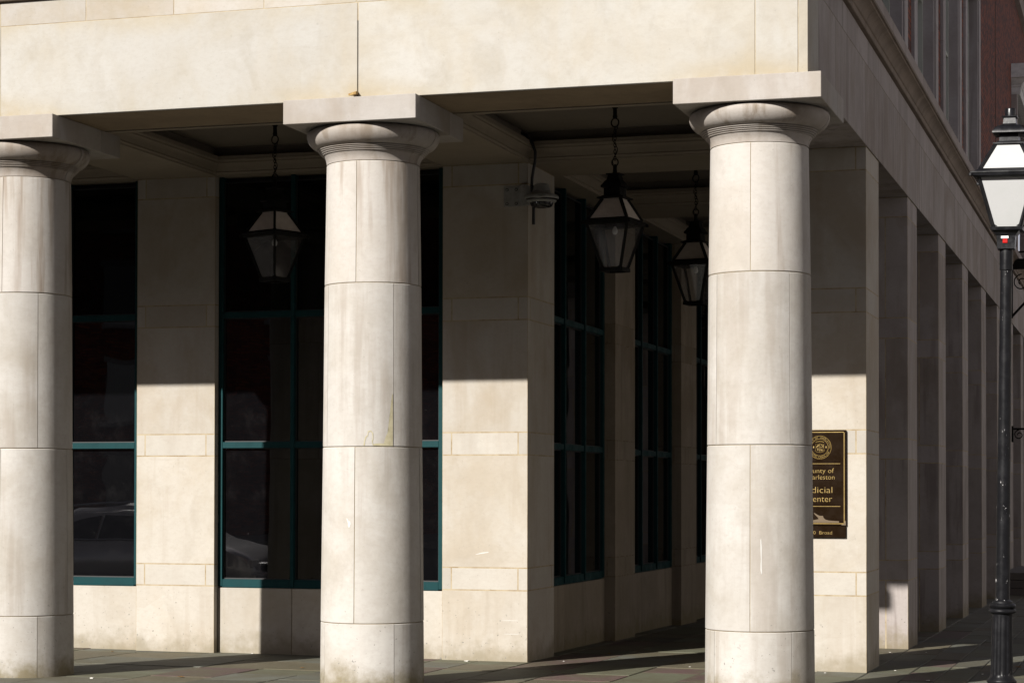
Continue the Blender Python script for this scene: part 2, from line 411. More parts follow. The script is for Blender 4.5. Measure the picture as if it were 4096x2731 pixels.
    def frustum(s, a0, z0, a1, z1, b0=None, b1=None):
        b0 = b0 or a0; b1 = b1 or a1
        vs = [(x*a/2, y*b/2, z) for a, b, z in ((a0, b0, z0), (a1, b1, z1)) for x, y in ((-1,-1),(1,-1),(1,1),(-1,1))]
        return s.add(vs, [(3,2,1,0),(4,5,6,7),(0,1,5,4),(1,2,6,5),(2,3,7,6),(3,0,4,7)])
    def prism(s, poly, axis, a, b):
        # closed polygon extruded along axis
        n = len(poly)
        def mk(t, u, v): return {'x': (t, u, v), 'y': (u, t, v), 'z': (u, v, t)}[axis]
        vs = [mk(a, *p) for p in poly]+[mk(b, *p) for p in poly]
        fs = [tuple(range(n)), tuple(reversed(range(n, 2*n)))]+[(i, i+n, (i+1) % n+n, (i+1) % n) for i in range(n)]
        return s.add(vs, fs)
    def panel(s, quad, t):
        P = [Vector(p) for p in quad]; nn = (P[1]-P[0]).cross(P[2]-P[0]).normalized()*t
        vs = [p for p in P]+[p-nn for p in P]
        return s.add(vs, [(0,1,2,3),(7,6,5,4)]+[(i, i+4, (i+1) % 4+4, (i+1) % 4) for i in range(4)])
    def mesh(s, name, m, smooth=None):
        me = bpy.data.meshes.new(name); me.from_pydata(s.v, [], s.f); me.materials.append(m)
        me.validate(); me.update()
        import bmesh
        bm = bmesh.new(); bm.from_mesh(me); bmesh.ops.recalc_face_normals(bm, faces=bm.faces); bm.to_mesh(me); bm.free()
        if smooth is not None:
            me.polygons.foreach_set('use_smooth', [True]*len(me.polygons)); me.set_sharp_from_angle(angle=radians(smooth))
        return me
    def obj(s, name, m, parent=None, loc=(0, 0, 0), smooth=None, center=False, **kw):
        if center and s.v:
            lo = [min(v[k] for v in s.v) for k in range(3)]; hi = [max(v[k] for v in s.v) for k in range(3)]
            c = [(a+b)/2 for a, b in zip(lo, hi)]
            s.v = [tuple(v[k]-c[k] for k in range(3)) for v in s.v]; loc = c
        return link(name, s.mesh(name, m, smooth), parent, loc, **kw)
def link(name, me, parent=None, loc=(0, 0, 0), **kw):
    o = bpy.data.objects.new(name, me); COL.objects.link(o); o.location = loc
    if parent: o.parent = parent
    for k, v in kw.items(): o[k] = v
    return o
def thing(name, label, cat, loc=(0, 0, 0), rz=0, group=None):
    o = bpy.data.objects.new(name, None); COL.objects.link(o); o.location = loc; o.rotation_euler = (0, 0, rz)
    o.empty_display_size = .2
    o['label'] = label; o['category'] = cat
    if group: o['group'] = group
    return o
def kids(o): return [c for c in bpy.data.objects if c.parent == o]
def copy_tree(o, parent=None):
    c = o.copy(); COL.objects.link(c); c.parent = parent
    for ch in kids(o): copy_tree(ch, c)
    return c
_cache = {}
def block(parent, x0, x1, y0, y1, z0, z1, m, name='stone_block', gap=.003, ch=.004):
    x0 += gap; x1 -= gap; y0 += gap; y1 -= gap; z0 += gap; z1 -= gap
    d = (round((x1-x0)/2, 4), round((y1-y0)/2, 4), round((z1-z0)/2, 4)); key = (d, m.name, ch)
    if key not in _cache: _cache[key] = MB().box(-d[0], d[0], -d[1], d[1], -d[2], d[2], ch).mesh(name, m)
    return link(name, _cache[key], parent, ((x0+x1)/2, (y0+y1)/2, (z0+z1)/2))
def gz(x, y): return -.0049*x-.0099*y

# ------------------------------------------------------------------ key dimensions
BAY = 3.5; YW = 3.3213; TY = 1.0342; SY = 3.7863
XS = .4817; XE = .4937; YF = -.504; XI = -3.0229; WX = .9402; SW = 3.5504
H = [.7237, .9576, 2.136, 2.3718, 3.5457, 3.783, 4.96, 5.184]
HA = 5.1909; CZ = 5.184

# ================================================================== SETTING
def quad_sheet(name, x0, x1, y0, y1, dz, m, kind='structure'):
    vs = [(x, y, gz(x, y)+dz) for x, y in ((x0, y0), (x1, y0), (x1, y1), (x0, y1))]
    o = MB().add(vs, [(0, 1, 2, 3)]).obj(name, m); o['kind'] = kind; return o
quad_sheet('street', -160, 160, -160, 160, -.16, M_ASPH)
# pavement bedding: solid tray with kerb faces
def tray(name, x0, x1, y0, y1, top, m):
    vs = []
    for z in (top, -.3):
        vs += [(x, y, gz(x, y)+z) for x, y in ((x0, y0), (x1, y0), (x1, y1), (x0, y1))]
    return MB().add(vs, [(0,1,2,3),(7,6,5,4),(0,4,5,1),(1,5,6,2),(2,6,7,3),(3,7,4,0)]).obj(name, m)
pave = tray('pavement', -30, 2.55, -4.3, 60, -.012, M_BED); pave['kind'] = 'structure'
def kerb_run(x0, x1, y0, y1, n, alongx):
    for i in range(n):
        a, b = i/n, (i+1)/n
        if alongx: xa, xb, ya, yb = x0+(x1-x0)*a+.004, x0+(x1-x0)*b-.004, y0, y1
        else: xa, xb, ya, yb = x0, x1, y0+(y1-y0)*a+.004, y0+(y1-y0)*b-.004
        zc = gz((xa+xb)/2, (ya+yb)/2)
        MB().box(xa, xb, ya, yb, zc-.28, zc+.004, .008).obj('kerb_stone', M_KERB, pave, center=True)
kerb_run(-30, 2.72, -4.47, -4.3, 18, True); kerb_run(2.55, 2.72, -4.3, 60, 34, False)
far_pave = tray('far_pavement', -60, 60, -33, -29, 0, M_KERB); far_pave['kind'] = 'structure'
# slabs
SLC = {'green': (.098, .102, .066), 'grey': (.105, .108, .09), 'purple': (.085, .045, .045), 'brown': (.10, .083, .052), 'dark': (.062, .06, .046)}
colx = [-9.4, -8.75, -8.1, -7.4, -6.62, -5.84, -5.2, -4.55, -4.0, -3.55, -3.0, -2.38, -1.63, -1.05, -.5, -.02, .49, .893, 1.21, 1.515, 1.86, 2.2, 2.545]
fixedy = {-3.0: [(2.5, 4.1, 'purple'), (1.5, 2.5, 'green')], -2.38: [(1.3, 2.06, 'purple'), (2.06, 3.15, 'green')], -1.63: [(2.55, 3.2, 'purple'), (1.2, 2.55, 'green')],
          -1.05: [(1.55, 2.5, 'purple')], -3.55: [(.1, 1.1, 'purple')], .49: [(3.41, 4.5, 'green')], .893: [(4.47, 5.5, 'purple')], -6.62: [(1.42, 2.5, 'grey')], -5.84: [(.3, 1.4, 'purple')]}
rs = random.Random(3); stuff = MB(); nslab = 0
for ci in range(len(colx)-1):
    xa, xb = colx[ci], colx[ci+1]
    y = -4.3+rs.random()*.6-.6; cuts = []
    fx = sorted(fixedy.get(xa, []))
    while y < 26:
        L = rs.uniform(.62, 1.15) if xa < .4 else rs.uniform(.7, 1.2)
        nxt = None
        for a, b, c in fx:
            if y < a < y+L+.35 and a-y > .15: L = a-y; break
            if abs(y-a) < 1e-6: L = b-a; nxt = c; break
        cuts.append((max(y, -4.3), y+L, nxt)); y += L
    for a, b, c in cuts:
        if b <= -4.2: continue
        if c is None:
            c = rs.choices(['green', 'grey', 'purple', 'brown', 'dark'], [5, 4, 1.5 if a > -.5 else .6, 3, 1.5])[0]
        j = .004; z = [rs.uniform(-.004, .003)]*1
        t = rs.uniform(-.002, .002)
        pts = [(xa+j, a+j), (xb-j, a+j), (xb-j, b-j), (xa+j, b-j)]
        cx, cy = (xa+xb)/2, (a+b)/2; c0 = gz(cx, cy)
        e = .006
        vs = [(px-cx, py-cy, gz(px, py)-c0+z[0]-.05) for px, py in pts]
        vs += [(px-cx, py-cy, gz(px, py)-c0+z[0]-e) for px, py in pts]
        vs += [(px-cx-math.copysign(e, px-cx), py-cy-math.copysign(e, py-cy), gz(px, py)-c0+z[0]+t*(px-cx)) for px, py in pts]
        fs = [(0,1,5,4),(1,2,6,5),(2,3,7,6),(3,0,4,7),(4,5,9,8),(5,6,10,9),(6,7,11,10),(7,4,8,11),(8,9,10,11)]
        vis = -.8 < a < 11.5 and xa > -9 and nslab < 296
        if vis:
            nslab += 1
            k = rs.uniform(.8, 1.15)
            o = MB().add(vs, fs).obj('paving_slab', M_SLAB, pave, (cx, cy, c0)); o.color = (*[q*k for q in SLC[c]], 1)
        else:
            stuff.add([(v[0]+cx, v[1]+cy, v[2]+c0) for v in vs], fs)
so = stuff.obj('paving_slab', M_SLAB, pave); so['kind'] = 'stuff'; so.color = (.11, .105, .085, 1)

# ================================================================== COLUMNS
def col_r(z): 
    pts = [(0, .4645), (.598, .4597), (2.148, .4431), (3.589, .4318), (4.668, .4165)]
    for (a, ra), (b, rb) in zip(pts, pts[1:]):
        if z <= b: return ra+(rb-ra)*(z-a)/(b-a)
    return .4165
ZJ = [-.25, .598, 2.148, 3.589, 4.668]
def make_column(x, label):
    t = thing('stone_column', label, 'column', (x, 0, 0), 0, 'round stone columns along the front')
    for d in range(4):
        za, zb_ = ZJ[d]-(.0 if d else 0), ZJ[d+1]+.0
        MB().lathe([(col_r(max(z, 0))-(.0045 if d % 2 else .007), z) for z in (za+.0005, (za+zb_)/2, zb_-.0005)], 48).obj('mortar_core', M_MORTAR if d % 2 == 0 else M_MORTARP, t, smooth=30)
    rr = random.Random(int(x*10)+99)
    for d in range(4):
        z0, z1 = ZJ[d]+.003, ZJ[d+1]-.003
        for q in range(4):
            off = -pi/2 + (pi/4 if d % 2 == 0 else 0) + q*pi/2
            ga = .003/.45
            dr = rr.uniform(-.001, .0015)
            prof = [(col_r(max(z0, 0))-.004+dr, z0), (col_r(max(z0, 0))+dr, z0+.005)]
            for k in range(1, 4): zz = z0+(z1-z0)*k/4; prof.append((col_r(max(zz, 0))+dr, zz))
            prof += [(col_r(z1)+dr, z1-.005), (col_r(z1)-.004+dr, z1)]
            MB().shell(prof, .36, off+ga, off+pi/2-ga, 20).obj('drum_stone', M_COLT if d == 3 else M_COL, t, smooth=30)
    # capital: neck, annulets, echinus (two halves, seam on the side)
    zc = 4.670
    pr_ = [(.30, zc), (.4175, zc), (.4195, zc+.022), (.426, zc+.045), (.437, zc+.065), (.446, zc+.078)]
    r, z = .450, zc+.081
    for k in range(4):
        pr_ += [(r-.003, z), (r+.0085, z+.003), (r+.0120, z+.0080), (r+.0115, z+.0092), (r-.004, z+.0096), (r-.004, z+.0136)]; r += .0125; z += .0138
    pr_ += [(.498, 4.808), (.515, 4.813), (.536, 4.824), (.556, 4.840), (.574, 4.862), (.588, 4.888), (.5955, 4.915), (.594, 4.937), (.584, 4.957), (.566, 4.970), (.550, 4.9755)]
    g = .002/.5
    for (a, b) in ((-pi*.98, -.03), (-.02, pi*1.01)):
        MB().shell(pr_, .25, a+g, b-g, 60).obj('capital', M_CAP, t, smooth=28)
    w = 1.2362/2; zt = HA; zb = 4.976
    joint = .33
    block(t, -w, w, -w, joint, zb, zt-.001, M_ABA, 'abacus_stone', .0012, .004)
    block(t, -w, w, joint, -w+1.3296, zb, zt-.001, M_ABA, 'abacus_stone', .0012, .004)
    return t
colC = make_column(0, 'smooth round stone column nearest the building corner, in front of the plaque')
colB = make_column(-BAY, 'round stone column below the open dark joint, with khaki peeling stain half way up')
colA = make_column(-2*BAY, 'round stone column cut by the left edge of the photo, rusty streaks under its capital')
def cyl_patch(parent, pts, m, zoff=.0012, name='stain'):
    # pts: (angle from -Y towards +X in degrees, z) outline, laid on the shaft
    import bmesh
    cz = sum(p[1] for p in pts)/len(pts)
    def P(a, z, e): r = col_r(z)+.0016+e; aa = radians(a)-pi/2; return (r*cos(aa), r*sin(aa), z)
    # triangulate via bmesh in flat space then wrap
    bm = bmesh.new(); vv = [bm.verts.new((a*.0077, z, 0)) for a, z in pts]; f = bm.faces.new(vv)
    bmesh.ops.triangulate(bm, faces=[f])
    bmesh.ops.subdivide_edges(bm, edges=bm.edges[:], cuts=3, use_grid_fill=True)
    tris = [[v.index for v in ff.verts] for ff in (bm.verts.index_update() or bm.faces)]
    vs = [P(v.co.x/.0077, v.co.y, zoff) for v in bm.verts]; bm.free()
    mb = MB(); mb.add(vs, tris); return mb.obj(name, m, parent, smooth=40)
rj = random.Random(5)
def rough(pts, n=4, amp=(.6, .006)):
    out = []
    for (a, z), (b, y) in zip(pts, pts[1:]+pts[:1]):
        for k in range(n):
            t = k/n; out.append((a+(b-a)*t+rj.uniform(-amp[0], amp[0])*(k > 0), z+(y-z)*t+rj.uniform(-amp[1], amp[1])*(k > 0)))
    return out
cyl_patch(colB, [(43.9, 2.155), (43.9, 2.62), (43.0, 2.60), (43.2, 2.55), (41.6, 2.53), (43.2, 2.48), (42.8, 2.40), (41.8, 2.335), (40.2, 2.305), (37.5, 2.27), (35.2, 2.235), (33.6, 2.19), (33.2, 2.177), (27, 2.178), (22, 2.172), (21.5, 2.158), (30, 2.155)], M_STAIN)
cyl_patch(colB, [(10, 2.158), (10.8, 2.20), (12, 2.235), (14.4, 2.25), (15, 2.285), (18.3, 2.29), (21, 2.268), (21.2, 2.215), (20.3, 2.19), (21.8, 2.158), (20.6, 2.158), (19.4, 2.195), (20.3, 2.22), (20, 2.262), (18, 2.28), (15.8, 2.275), (15.2, 2.245), (13, 2.225), (11.8, 2.19), (11.6, 2.158)], M_STAIN)
cyl_patch(colB, rough([(-10, 1.52), (-8.2, 1.515), (-6.7, 1.495), (-5.2, 1.498), (-4.4, 1.47), (-5.4, 1.445), (-7.2, 1.44), (-7.8, 1.47), (-9, 1.50)], 2, (.2, .002)), M_STAINL)
cyl_patch(colC, rough([(10.8, 1.36), (11.6, 1.37), (12.3, 1.30), (12.2, 1.15), (12.6, 1.09), (11.8, 1.075), (10.9, 1.11), (11.3, 1.2)], 2, (.15, .003)), M_STAINL)

def wavy(a, w, z0, z1, amp=.5, n=14):
    L = [(a+rj.uniform(-amp, amp)*.6, z0+(z1-z0)*k/n) for k in range(n+1)]
    return L+[(q+w*(.4+.6*rj.random())*(1-abs(2*k/n-1)**3*.8), z) for k, (q, z) in list(enumerate(L))[::-1]]
M_RUST = simple('rust_streak', (.27, .215, .135), .9, nscale=10, namt=.4, c2=(.30, .25, .17))
M_LIME = simple('lime_streak', (.36, .345, .325), .9, nscale=10, namt=.3, c2=(.30, .28, .25))

# ================================================================== STREET PIERS
def pier_blocks(t, x0, x1, y0, y1, mats, styleA, base=-.4, top=HA, mcore=None, right=.26):
    ms, mb_ = mats
    inset = .0035
    MB().box(x0+inset, x1-inset, y0+inset, y1-inset, base, top).obj('mortar_core', mcore or M_MORTARP, t)
    lv = [base]+H[:7]+[top]
    e = .105
    for i in range(8):
        z0, z1 = lv[i], lv[i+1]; band = i in (1, 3, 5, 7); m = mb_ if band else ms
        if band and styleA:
            for (a, b) in ((x0, x0+e), (x0+e, x1-e), (x1-e, x1)):
                for (c, d) in ((y0, y0+e), (y0+e, y1-e), (y1-e, y1)):
                    if a == x0+e and c == y0+e: continue
                    block(t, a, b, c, d, z0, z1, m)
        elif band or styleA:
            block(t, x0, x1, y0, y1, z0, z1, m)
        else:
            block(t, x0, x1-right, y0, y1, z0, z1, m); block(t, x1-right, x1, y0, y1, z0, z1, m)
names = ['cream stone pier at the corner carrying the bronze plaque, sunlit below',
         'second stone pier along the side street, sunlit only at its foot',
         'third stone pier along the side street, fully in shade', 'fourth stone pier along the side street',
         'fifth stone pier along the side street', 'sixth stone pier, just left of the lamp post',
         'seventh stone pier, just right of the lamp post', 'eighth stone pier, at the right edge of the photo',
         'ninth stone pier far down the side street', 'tenth stone pier far down the side street']
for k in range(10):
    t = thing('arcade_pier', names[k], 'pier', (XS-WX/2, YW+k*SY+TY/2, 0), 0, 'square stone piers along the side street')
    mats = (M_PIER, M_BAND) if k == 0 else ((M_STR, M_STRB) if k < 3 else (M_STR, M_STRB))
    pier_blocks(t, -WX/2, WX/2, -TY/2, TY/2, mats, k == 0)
    if k == 0: P1 = t

# ================================================================== COURTHOUSE
B = thing('courthouse', 'cream stone and brick courthouse with an open portico, coffered ceiling and teal framed windows', 'building', (0, 0, 0))
XL = -12.0; YB = YW+9*SY+TY+.4
# --- front architrave blocks
YFI = .40
MB().box(XL, -3.475, YF+.004, YFI, HA+.006, 6.262).obj('mortar_core', M_MORTARP, B)
MB().box(-3.445, XE-.004, YF+.004, YFI, HA+.006, 6.262).obj('mortar_core', M_MORTARP, B)
MB().box(-3.475, -3.445, YF+.20, YFI, HA+.006, 6.262).obj('mortar_core', M_VOID, B)
MB().box(-3.475, -3.445, YF+.004, YF+.20, 5.878, 6.262).obj('mortar_core', M_MORTARP, B)
xs_ = [XL, -10.5, -6.985, -3.46, .054, .411, XE]
for a, b in zip(xs_, xs_[1:]):
    ga = .0025
    x0 = a+(.0045 if a == -3.46 else ga); x1 = b-(.0045 if b == -3.46 else ga)
    block(B, x0, x1, YF, YFI-.002 if b < XE else .079, HA, 6.036, M_ENT, 'architrave_block', .0, .003)
# chip out of the joint's foot sits open; soffit lining
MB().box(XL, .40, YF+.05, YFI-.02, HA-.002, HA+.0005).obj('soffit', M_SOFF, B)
x = -6.98-.88*6
fx = []
while x < .45: fx.append(x); x += .8785
fx[-1] = XE if XE-fx[-1] < .45 else fx[-1]
if fx[-1] != XE: fx.append(XE)
for a, b in zip(fx, fx[1:]): block(B, a, b, YF, YF+.3, 6.038, 6.262, M_FRIEZE, 'frieze_block', .0022, .003)
# --- street architrave
XIN = XS-WX
MB().box(XIN+.01, XE-.004, .08, YB, HA+.006, 6.262).obj('mortar_core', M_MORTAR, B)
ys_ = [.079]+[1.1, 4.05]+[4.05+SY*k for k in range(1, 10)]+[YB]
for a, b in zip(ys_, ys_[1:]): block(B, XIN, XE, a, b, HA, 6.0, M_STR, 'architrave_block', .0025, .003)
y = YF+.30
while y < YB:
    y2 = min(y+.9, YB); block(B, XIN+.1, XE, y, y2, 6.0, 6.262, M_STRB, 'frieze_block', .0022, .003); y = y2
# --- cornice, mitred round the corner
prof = [(0, 6.264), (.034, 6.268), (.040, 6.275), (.040, 6.325), (.052, 6.335), (.060, 6.355), (.078, 6.392), (.105, 6.422), (.138, 6.440), (.142, 6.452), (.162, 6.458), (.164, 6.470), (.164, 6.600), (.150, 6.608), (-.06, 6.630), (-.10, 6.630), (-.10, 6.264)]
def cornice(name, m, path_fn, segs):
    for i, (s0, s1) in enumerate(segs):
        vs = [path_fn(o, s0)+(z,) for o, z in prof]+[path_fn(o, s1)+(z,) for o, z in prof]
        n = len(prof)
        MB().add(vs, [tuple(range(n)), tuple(reversed(range(n, 2*n)))]+[(k, (k+1) % n, (k+1) % n+n, k+n) for k in range(n)]).obj(name, m, B, smooth=25)
segs = []; y = 1.0; first = True
while y < YB: segs.append((y, min(y+.925-.004, YB))); y += .925
cornice('cornice_block', M_CORN, lambda o, s: (XE+o, s), segs)
# corner mitre pieces
def corner_piece():
    vs = []
    for o, z in prof: vs.append((XE+o, .996, z))
    for o, z in prof: vs.append((XE+o, YF-o, z))
    for o, z in prof: vs.append((-.6, YF-o, z))
    n = len(prof); fs = [tuple(range(n)), tuple(reversed(range(2*n, 3*n)))]
    for j in (0, 1):
        fs += [(j*n+k, j*n+(k+1) % n, (j+1)*n+(k+1) % n, (j+1)*n+k) for k in range(n)]
    MB().add(vs, fs).obj('cornice_block', M_CORN, B, smooth=25)
corner_piece()
segs = []; x = -.604
while x > XL: segs.append((max(x-.925+.004, XL), x)); x -= .925
cornice('cornice_block', M_CORN, lambda o, s: (s, YF-o), segs)
# pale fascia course on top of the street cornice
y = -.3
while y < YB:
    y2 = min(y+.93, YB); block(B, XE-.1, XE+.170, y, y2, 6.472, 6.598, M_LEDGE, 'ledge_stone', .0025, .003); y = y2

# --- upper brick walls
XB_ = .452; ZT = 13.2
wins = [(.34+3.7275*k) for k in range(5)]      # outer start of each stone surround
wz0, wz1 = 6.63, 9.95
def brick_piece(y0, y1, z0, z1, name='brick_wall'):
    MB().box(XB_-.3, XB_, y0, y1, z0, z1).obj(name, M_BRX, B)
SWD = 2.985
edges = [-.42]
for w_ in wins:
    brick_piece(edges[-1], w_, wz0, wz1+.36); edges.append(w_+SWD)
brick_piece(edges[-1], YB+14, wz0, wz1+.36)
brick_piece(-.42, YB+14, wz1+.36, ZT)
MB().box(XL, XB_-.302, -.42, -.12, 6.6, ZT).obj('brick_wall', M_BRY, B)
MB().box(XL, XL+.3, -.1, YB+14, 5.2, ZT).obj('brick_wall', M_BRX, B)
MB().box(XL, XB_-.302, YB+13.7, YB+14, 0, ZT).obj('brick_wall', M_BRY, B)
MB().box(XL+.31, XB_-.32, -.1, YB+13.6, ZT-.3, ZT-.05).obj('roof', M_BED, B)
MB().box(XL+.31, XB_-.45, -.1, YB+13.6, 6.28, 6.5).obj('floor_slab', M_BED, B)
# vertical control joint + downpipe-like edge far along
MB().box(XB_, XB_+.006, 22.35, 22.38, 6.63, ZT).obj('control_joint', M_VOID, B)
# --- upper windows
for k, w_ in enumerate(wins):
    f = bpy.data.objects.new('upper_window', None); COL.objects.link(f); f.parent = B; f.location = (XB_, w_, wz0)
    sw = .34; hh = wz1-wz0
    zz = 0; i = 0
    for z2 in (1.28, 2.56, hh):
        for (a, b) in ((0, sw), (SWD-sw, SWD)):
            block(f, -.28, .045, a, b, zz, z2, M_WSTONE, 'surround_stone', .0015, .006)
            block(f, -.28, .020, a+.05 if a == 0 else a-.001, b+.001 if a == 0 else b-.05, zz+.001, z2, M_WSTONE, 'surround_stone', 0, .002) if False else None
        zz = z2
    for (a, b) in ((sw-.001, sw+.06), (SWD-sw-.06, SWD-sw+.001)):
        block(f, -.27, .022, a, b, 0, hh-.02, M_WSTONE, 'inner_reveal', .001, .004)
    block(f, -.28, .045, 0, SWD, hh, hh+.36, M_WSTONE, 'lintel', .0015, .006)
    block(f, -.27, .022, sw+.06, SWD-sw-.06, hh-.06, hh, M_WSTONE, 'lintel', .001, .004)
    gy0, gy1 = sw+.06, SWD-sw-.06
    MB().box(-.20, -.19, gy0, gy1, .0, hh-.06).obj('pane', M_GLASS, f)
    fr = MB()
    for (a, b) in ((gy0, gy0+.06), (gy1-.06, gy1), ((gy0+gy1)/2-.025, (gy0+gy1)/2+.025)):
        fr.box(-.19, -.12, a, b, 0, hh-.062)
    for z_ in (1.55, 2.62): fr.box(-.185, -.125, gy0, gy1, z_, z_+.05)
    fr.obj('frame', M_WHITEFR, f)
# --- stone window hood further down the street, end profile towards us
hood = bpy.data.objects.new('window_hood', None); COL.objects.link(hood); hood.parent = B; hood.location = (0, 0, 0)
hx = XB_
hp = [(hx, 9.98), (hx+.04, 9.98), (hx+.17, 9.99), (hx+.19, 10.04), (hx+.19, 10.14), (hx+.21, 10.15), (hx+.21, 10.19), (hx+.26, 10.24), (hx+.30, 10.31), (hx+.36, 10.32), (hx+.36, 10.38), (hx+.28, 10.62), (hx, 10.62)]
# raised end block facing the camera, then long run
hv = []
for (ya, mode) in ((0, 'w'), (0, 'c'), (1, 'f')):
    for a, z in hp:
        o_ = a-hx
        hv.append((hx-.02, 27.42-o_, z) if mode == 'w' else ((a, 27.42-o_, z) if mode == 'c' else (a, 31.5, z)))
nh = len(hp)
MB().add(hv, [(j*nh+k, j*nh+(k+1) % nh, (j+1)*nh+(k+1) % nh, (j+1)*nh+k) for j in (0, 1) for k in range(nh)]+[tuple(range(nh)), tuple(reversed(range(2*nh, 3*nh)))]).obj('hood_moulding', M_HOOD, hood, smooth=20)
MB().box(hx, hx+.115, 27.15, 27.45, 6.6, 9.98).obj('hood_jamb', M_LEDGE, hood); MB().box(hx, hx+.115, 31.05, 31.35, 6.6, 9.98).obj('hood_jamb', M_LEDGE, hood)
MB().box(hx, hx+.03, 27.45, 31.05, 6.63, 9.97).obj('pane', M_GLASS, hood)
MB().prism([(hx, 12.2), (hx+.1, 12.2), (hx+.15, 12.3), (hx+.4, 12.4), (hx+.4, 12.55), (hx, 12.6)], 'y', 26.5, YB+14).obj('upper_cornice', M_LEDGE, B)

# --- inner (portico) wall
def wall_pier(x0, x1, y0, y1, mats, mcore=M_MORTARP):
    e_ = bpy.data.objects.new('wall_pier', None); COL.objects.link(e_); e_.parent = B; e_.location = ((x0+x1)/2, (y0+y1)/2, 0)
    a, b = (x1-x0)/2, (y1-y0)/2
    pier_blocks(e_, -a, a, -b, b, mats, True, -.3, CZ-.001, mcore); return e_
for k in (1, 2): wall_pier(XI-WX-k*SW, XI-k*SW, YW, YW+.34, (M_PIER, M_BAND))
wall_pier(XI-WX, XI, YW, YW+TY, (M_PIER, M_BAND))
for k in range(1, 9): wall_pier(XI-.34, XI, YW+k*SY, YW+k*SY+TY, (M_WALL, M_WALL), M_MORTAR)

_win = {}
def window(origin, u, nrm, width, npan=3):
    """storefront window: u along the wall, nrm outwards; sits on the plinth"""
    w = bpy.data.objects.new('window', None); COL.objects.link(w); w.parent = B; w.location = origin
    w.rotation_euler = (0, 0, atan2(u[1], u[0]))      # local x along wall, local -y outwards
    z0, z1 = .718, CZ-.004; t = .042
    key = round(width, 3)
    if key not in _win:
        D = {}
        D['jamb'] = MB().box(0, .048, 0, .11, z0, z1, .002).mesh('jamb', M_TEAL)
        D['jamb2'] = MB().box(-.020, .048, 0, .11, z0, z1, .002).mesh('jamb', M_TEAL)
        D['mull'] = MB().box(-.021, .021, -.012, .11, z0+.002, z1-.002, .002).mesh('mullion', M_TEAL)
        D['sill'] = MB().box(.0485, width-.0695, .004, .11, z0-.012, z0+.078, .003).mesh('sill_rail', M_TEAL)
        D['head'] = MB().box(.0485, width-.0485, .004, .11, z1-.05, z1, .003).mesh('head_rail', M_TEAL)
        pw = (width-.118-.042*(npan-1))/npan
        D['tr'] = MB().box(0.0005, pw-.0005, .002, .10, 0, .066, .002).mesh('transom', M_TEAL)
        D['pw'] = pw
        for i, (a, b) in enumerate(((z0+.078, 2.222), (2.288, 3.640), (3.706, z1-.05))):
            D['p%d' % i] = MB().box(.006, pw-.006, .052, .060, a+.004, b-.004).mesh('pane', M_GLASS if i < 2 else M_SPAN)
            g = MB()
            g.box(0.0005, .012, .036, .05, a, b); g.box(pw-.012, pw-.0005, .036, .05, a, b); g.box(.012, pw-.012, .036, .05, a, a+.012); g.box(.012, pw-.012, .036, .05, b-.012, b)
            D['g%d' % i] = g.mesh('gasket', M_GASKET)
        _win[key] = D
    D = _win[key]; pw = D['pw']
    link('jamb', D['jamb'], w); link('jamb', D['jamb2'], w, (width-.048, 0, 0))
    link('sill_rail', D['sill'], w)
    x = .0485
    for i in range(npan):
        for z_ in (2.222, 3.640): link('transom', D['tr'], w, (x, 0, z_))
        for j in range(3):
            link('pane', D['p%d' % j], w, (x, 0, 0)); link('gasket', D['g%d' % j], w, (x, 0, 0))
        x += pw
        if i < npan-1: link('mullion', D['mull'], w, (x+.021, 0, 0)); x += .042
    # dark blind wall of the unlit room behind the tinted glass
    MB().box(0, width, .115, .13, .3, z1).obj('back_panel', M_GASKET, w)
    return w
YG = YW+.092
for k in (0, 1, 2):
    xr = XI-WX-k*SW; xl = XI-(k+1)*SW
    window((xl+.002, YG, 0), (1, 0), (0, -1), xr-xl-.004)
    # plinth stones
    cut = [xl+.001, xl+.872, xl+1.74, xr-.001]
    for a, b in zip(cut, cut[1:]): block(B, a, b, YG-.005, YG+.3, -.25, .706, M_PIER, 'plinth_stone', .004, .003)
    MB().box(xl, xr, YG+.003, YG+.28, -.25, .70).obj('mortar_core', M_MORTAR, B)
XG = XI-.135
for k in range(0, 8):
    ya = YW+k*SY+TY; yb = YW+(k+1)*SY
    w = window((XG, ya+.002, 0), (0, 1), (1, 0), yb-ya-.004)
    n = 3
    for i in range(n):
        a = ya+(yb-ya)*i/n; b = ya+(yb-ya)*(i+1)/n
        block(B, XG-.3, XG+.005, a, b, -.45, .706, M_WALL, 'plinth_stone', .004, .003)
    MB().box(XG-.28, XG-.003, ya, yb, -.4, .70).obj('mortar_core', M_MORTAR, B)

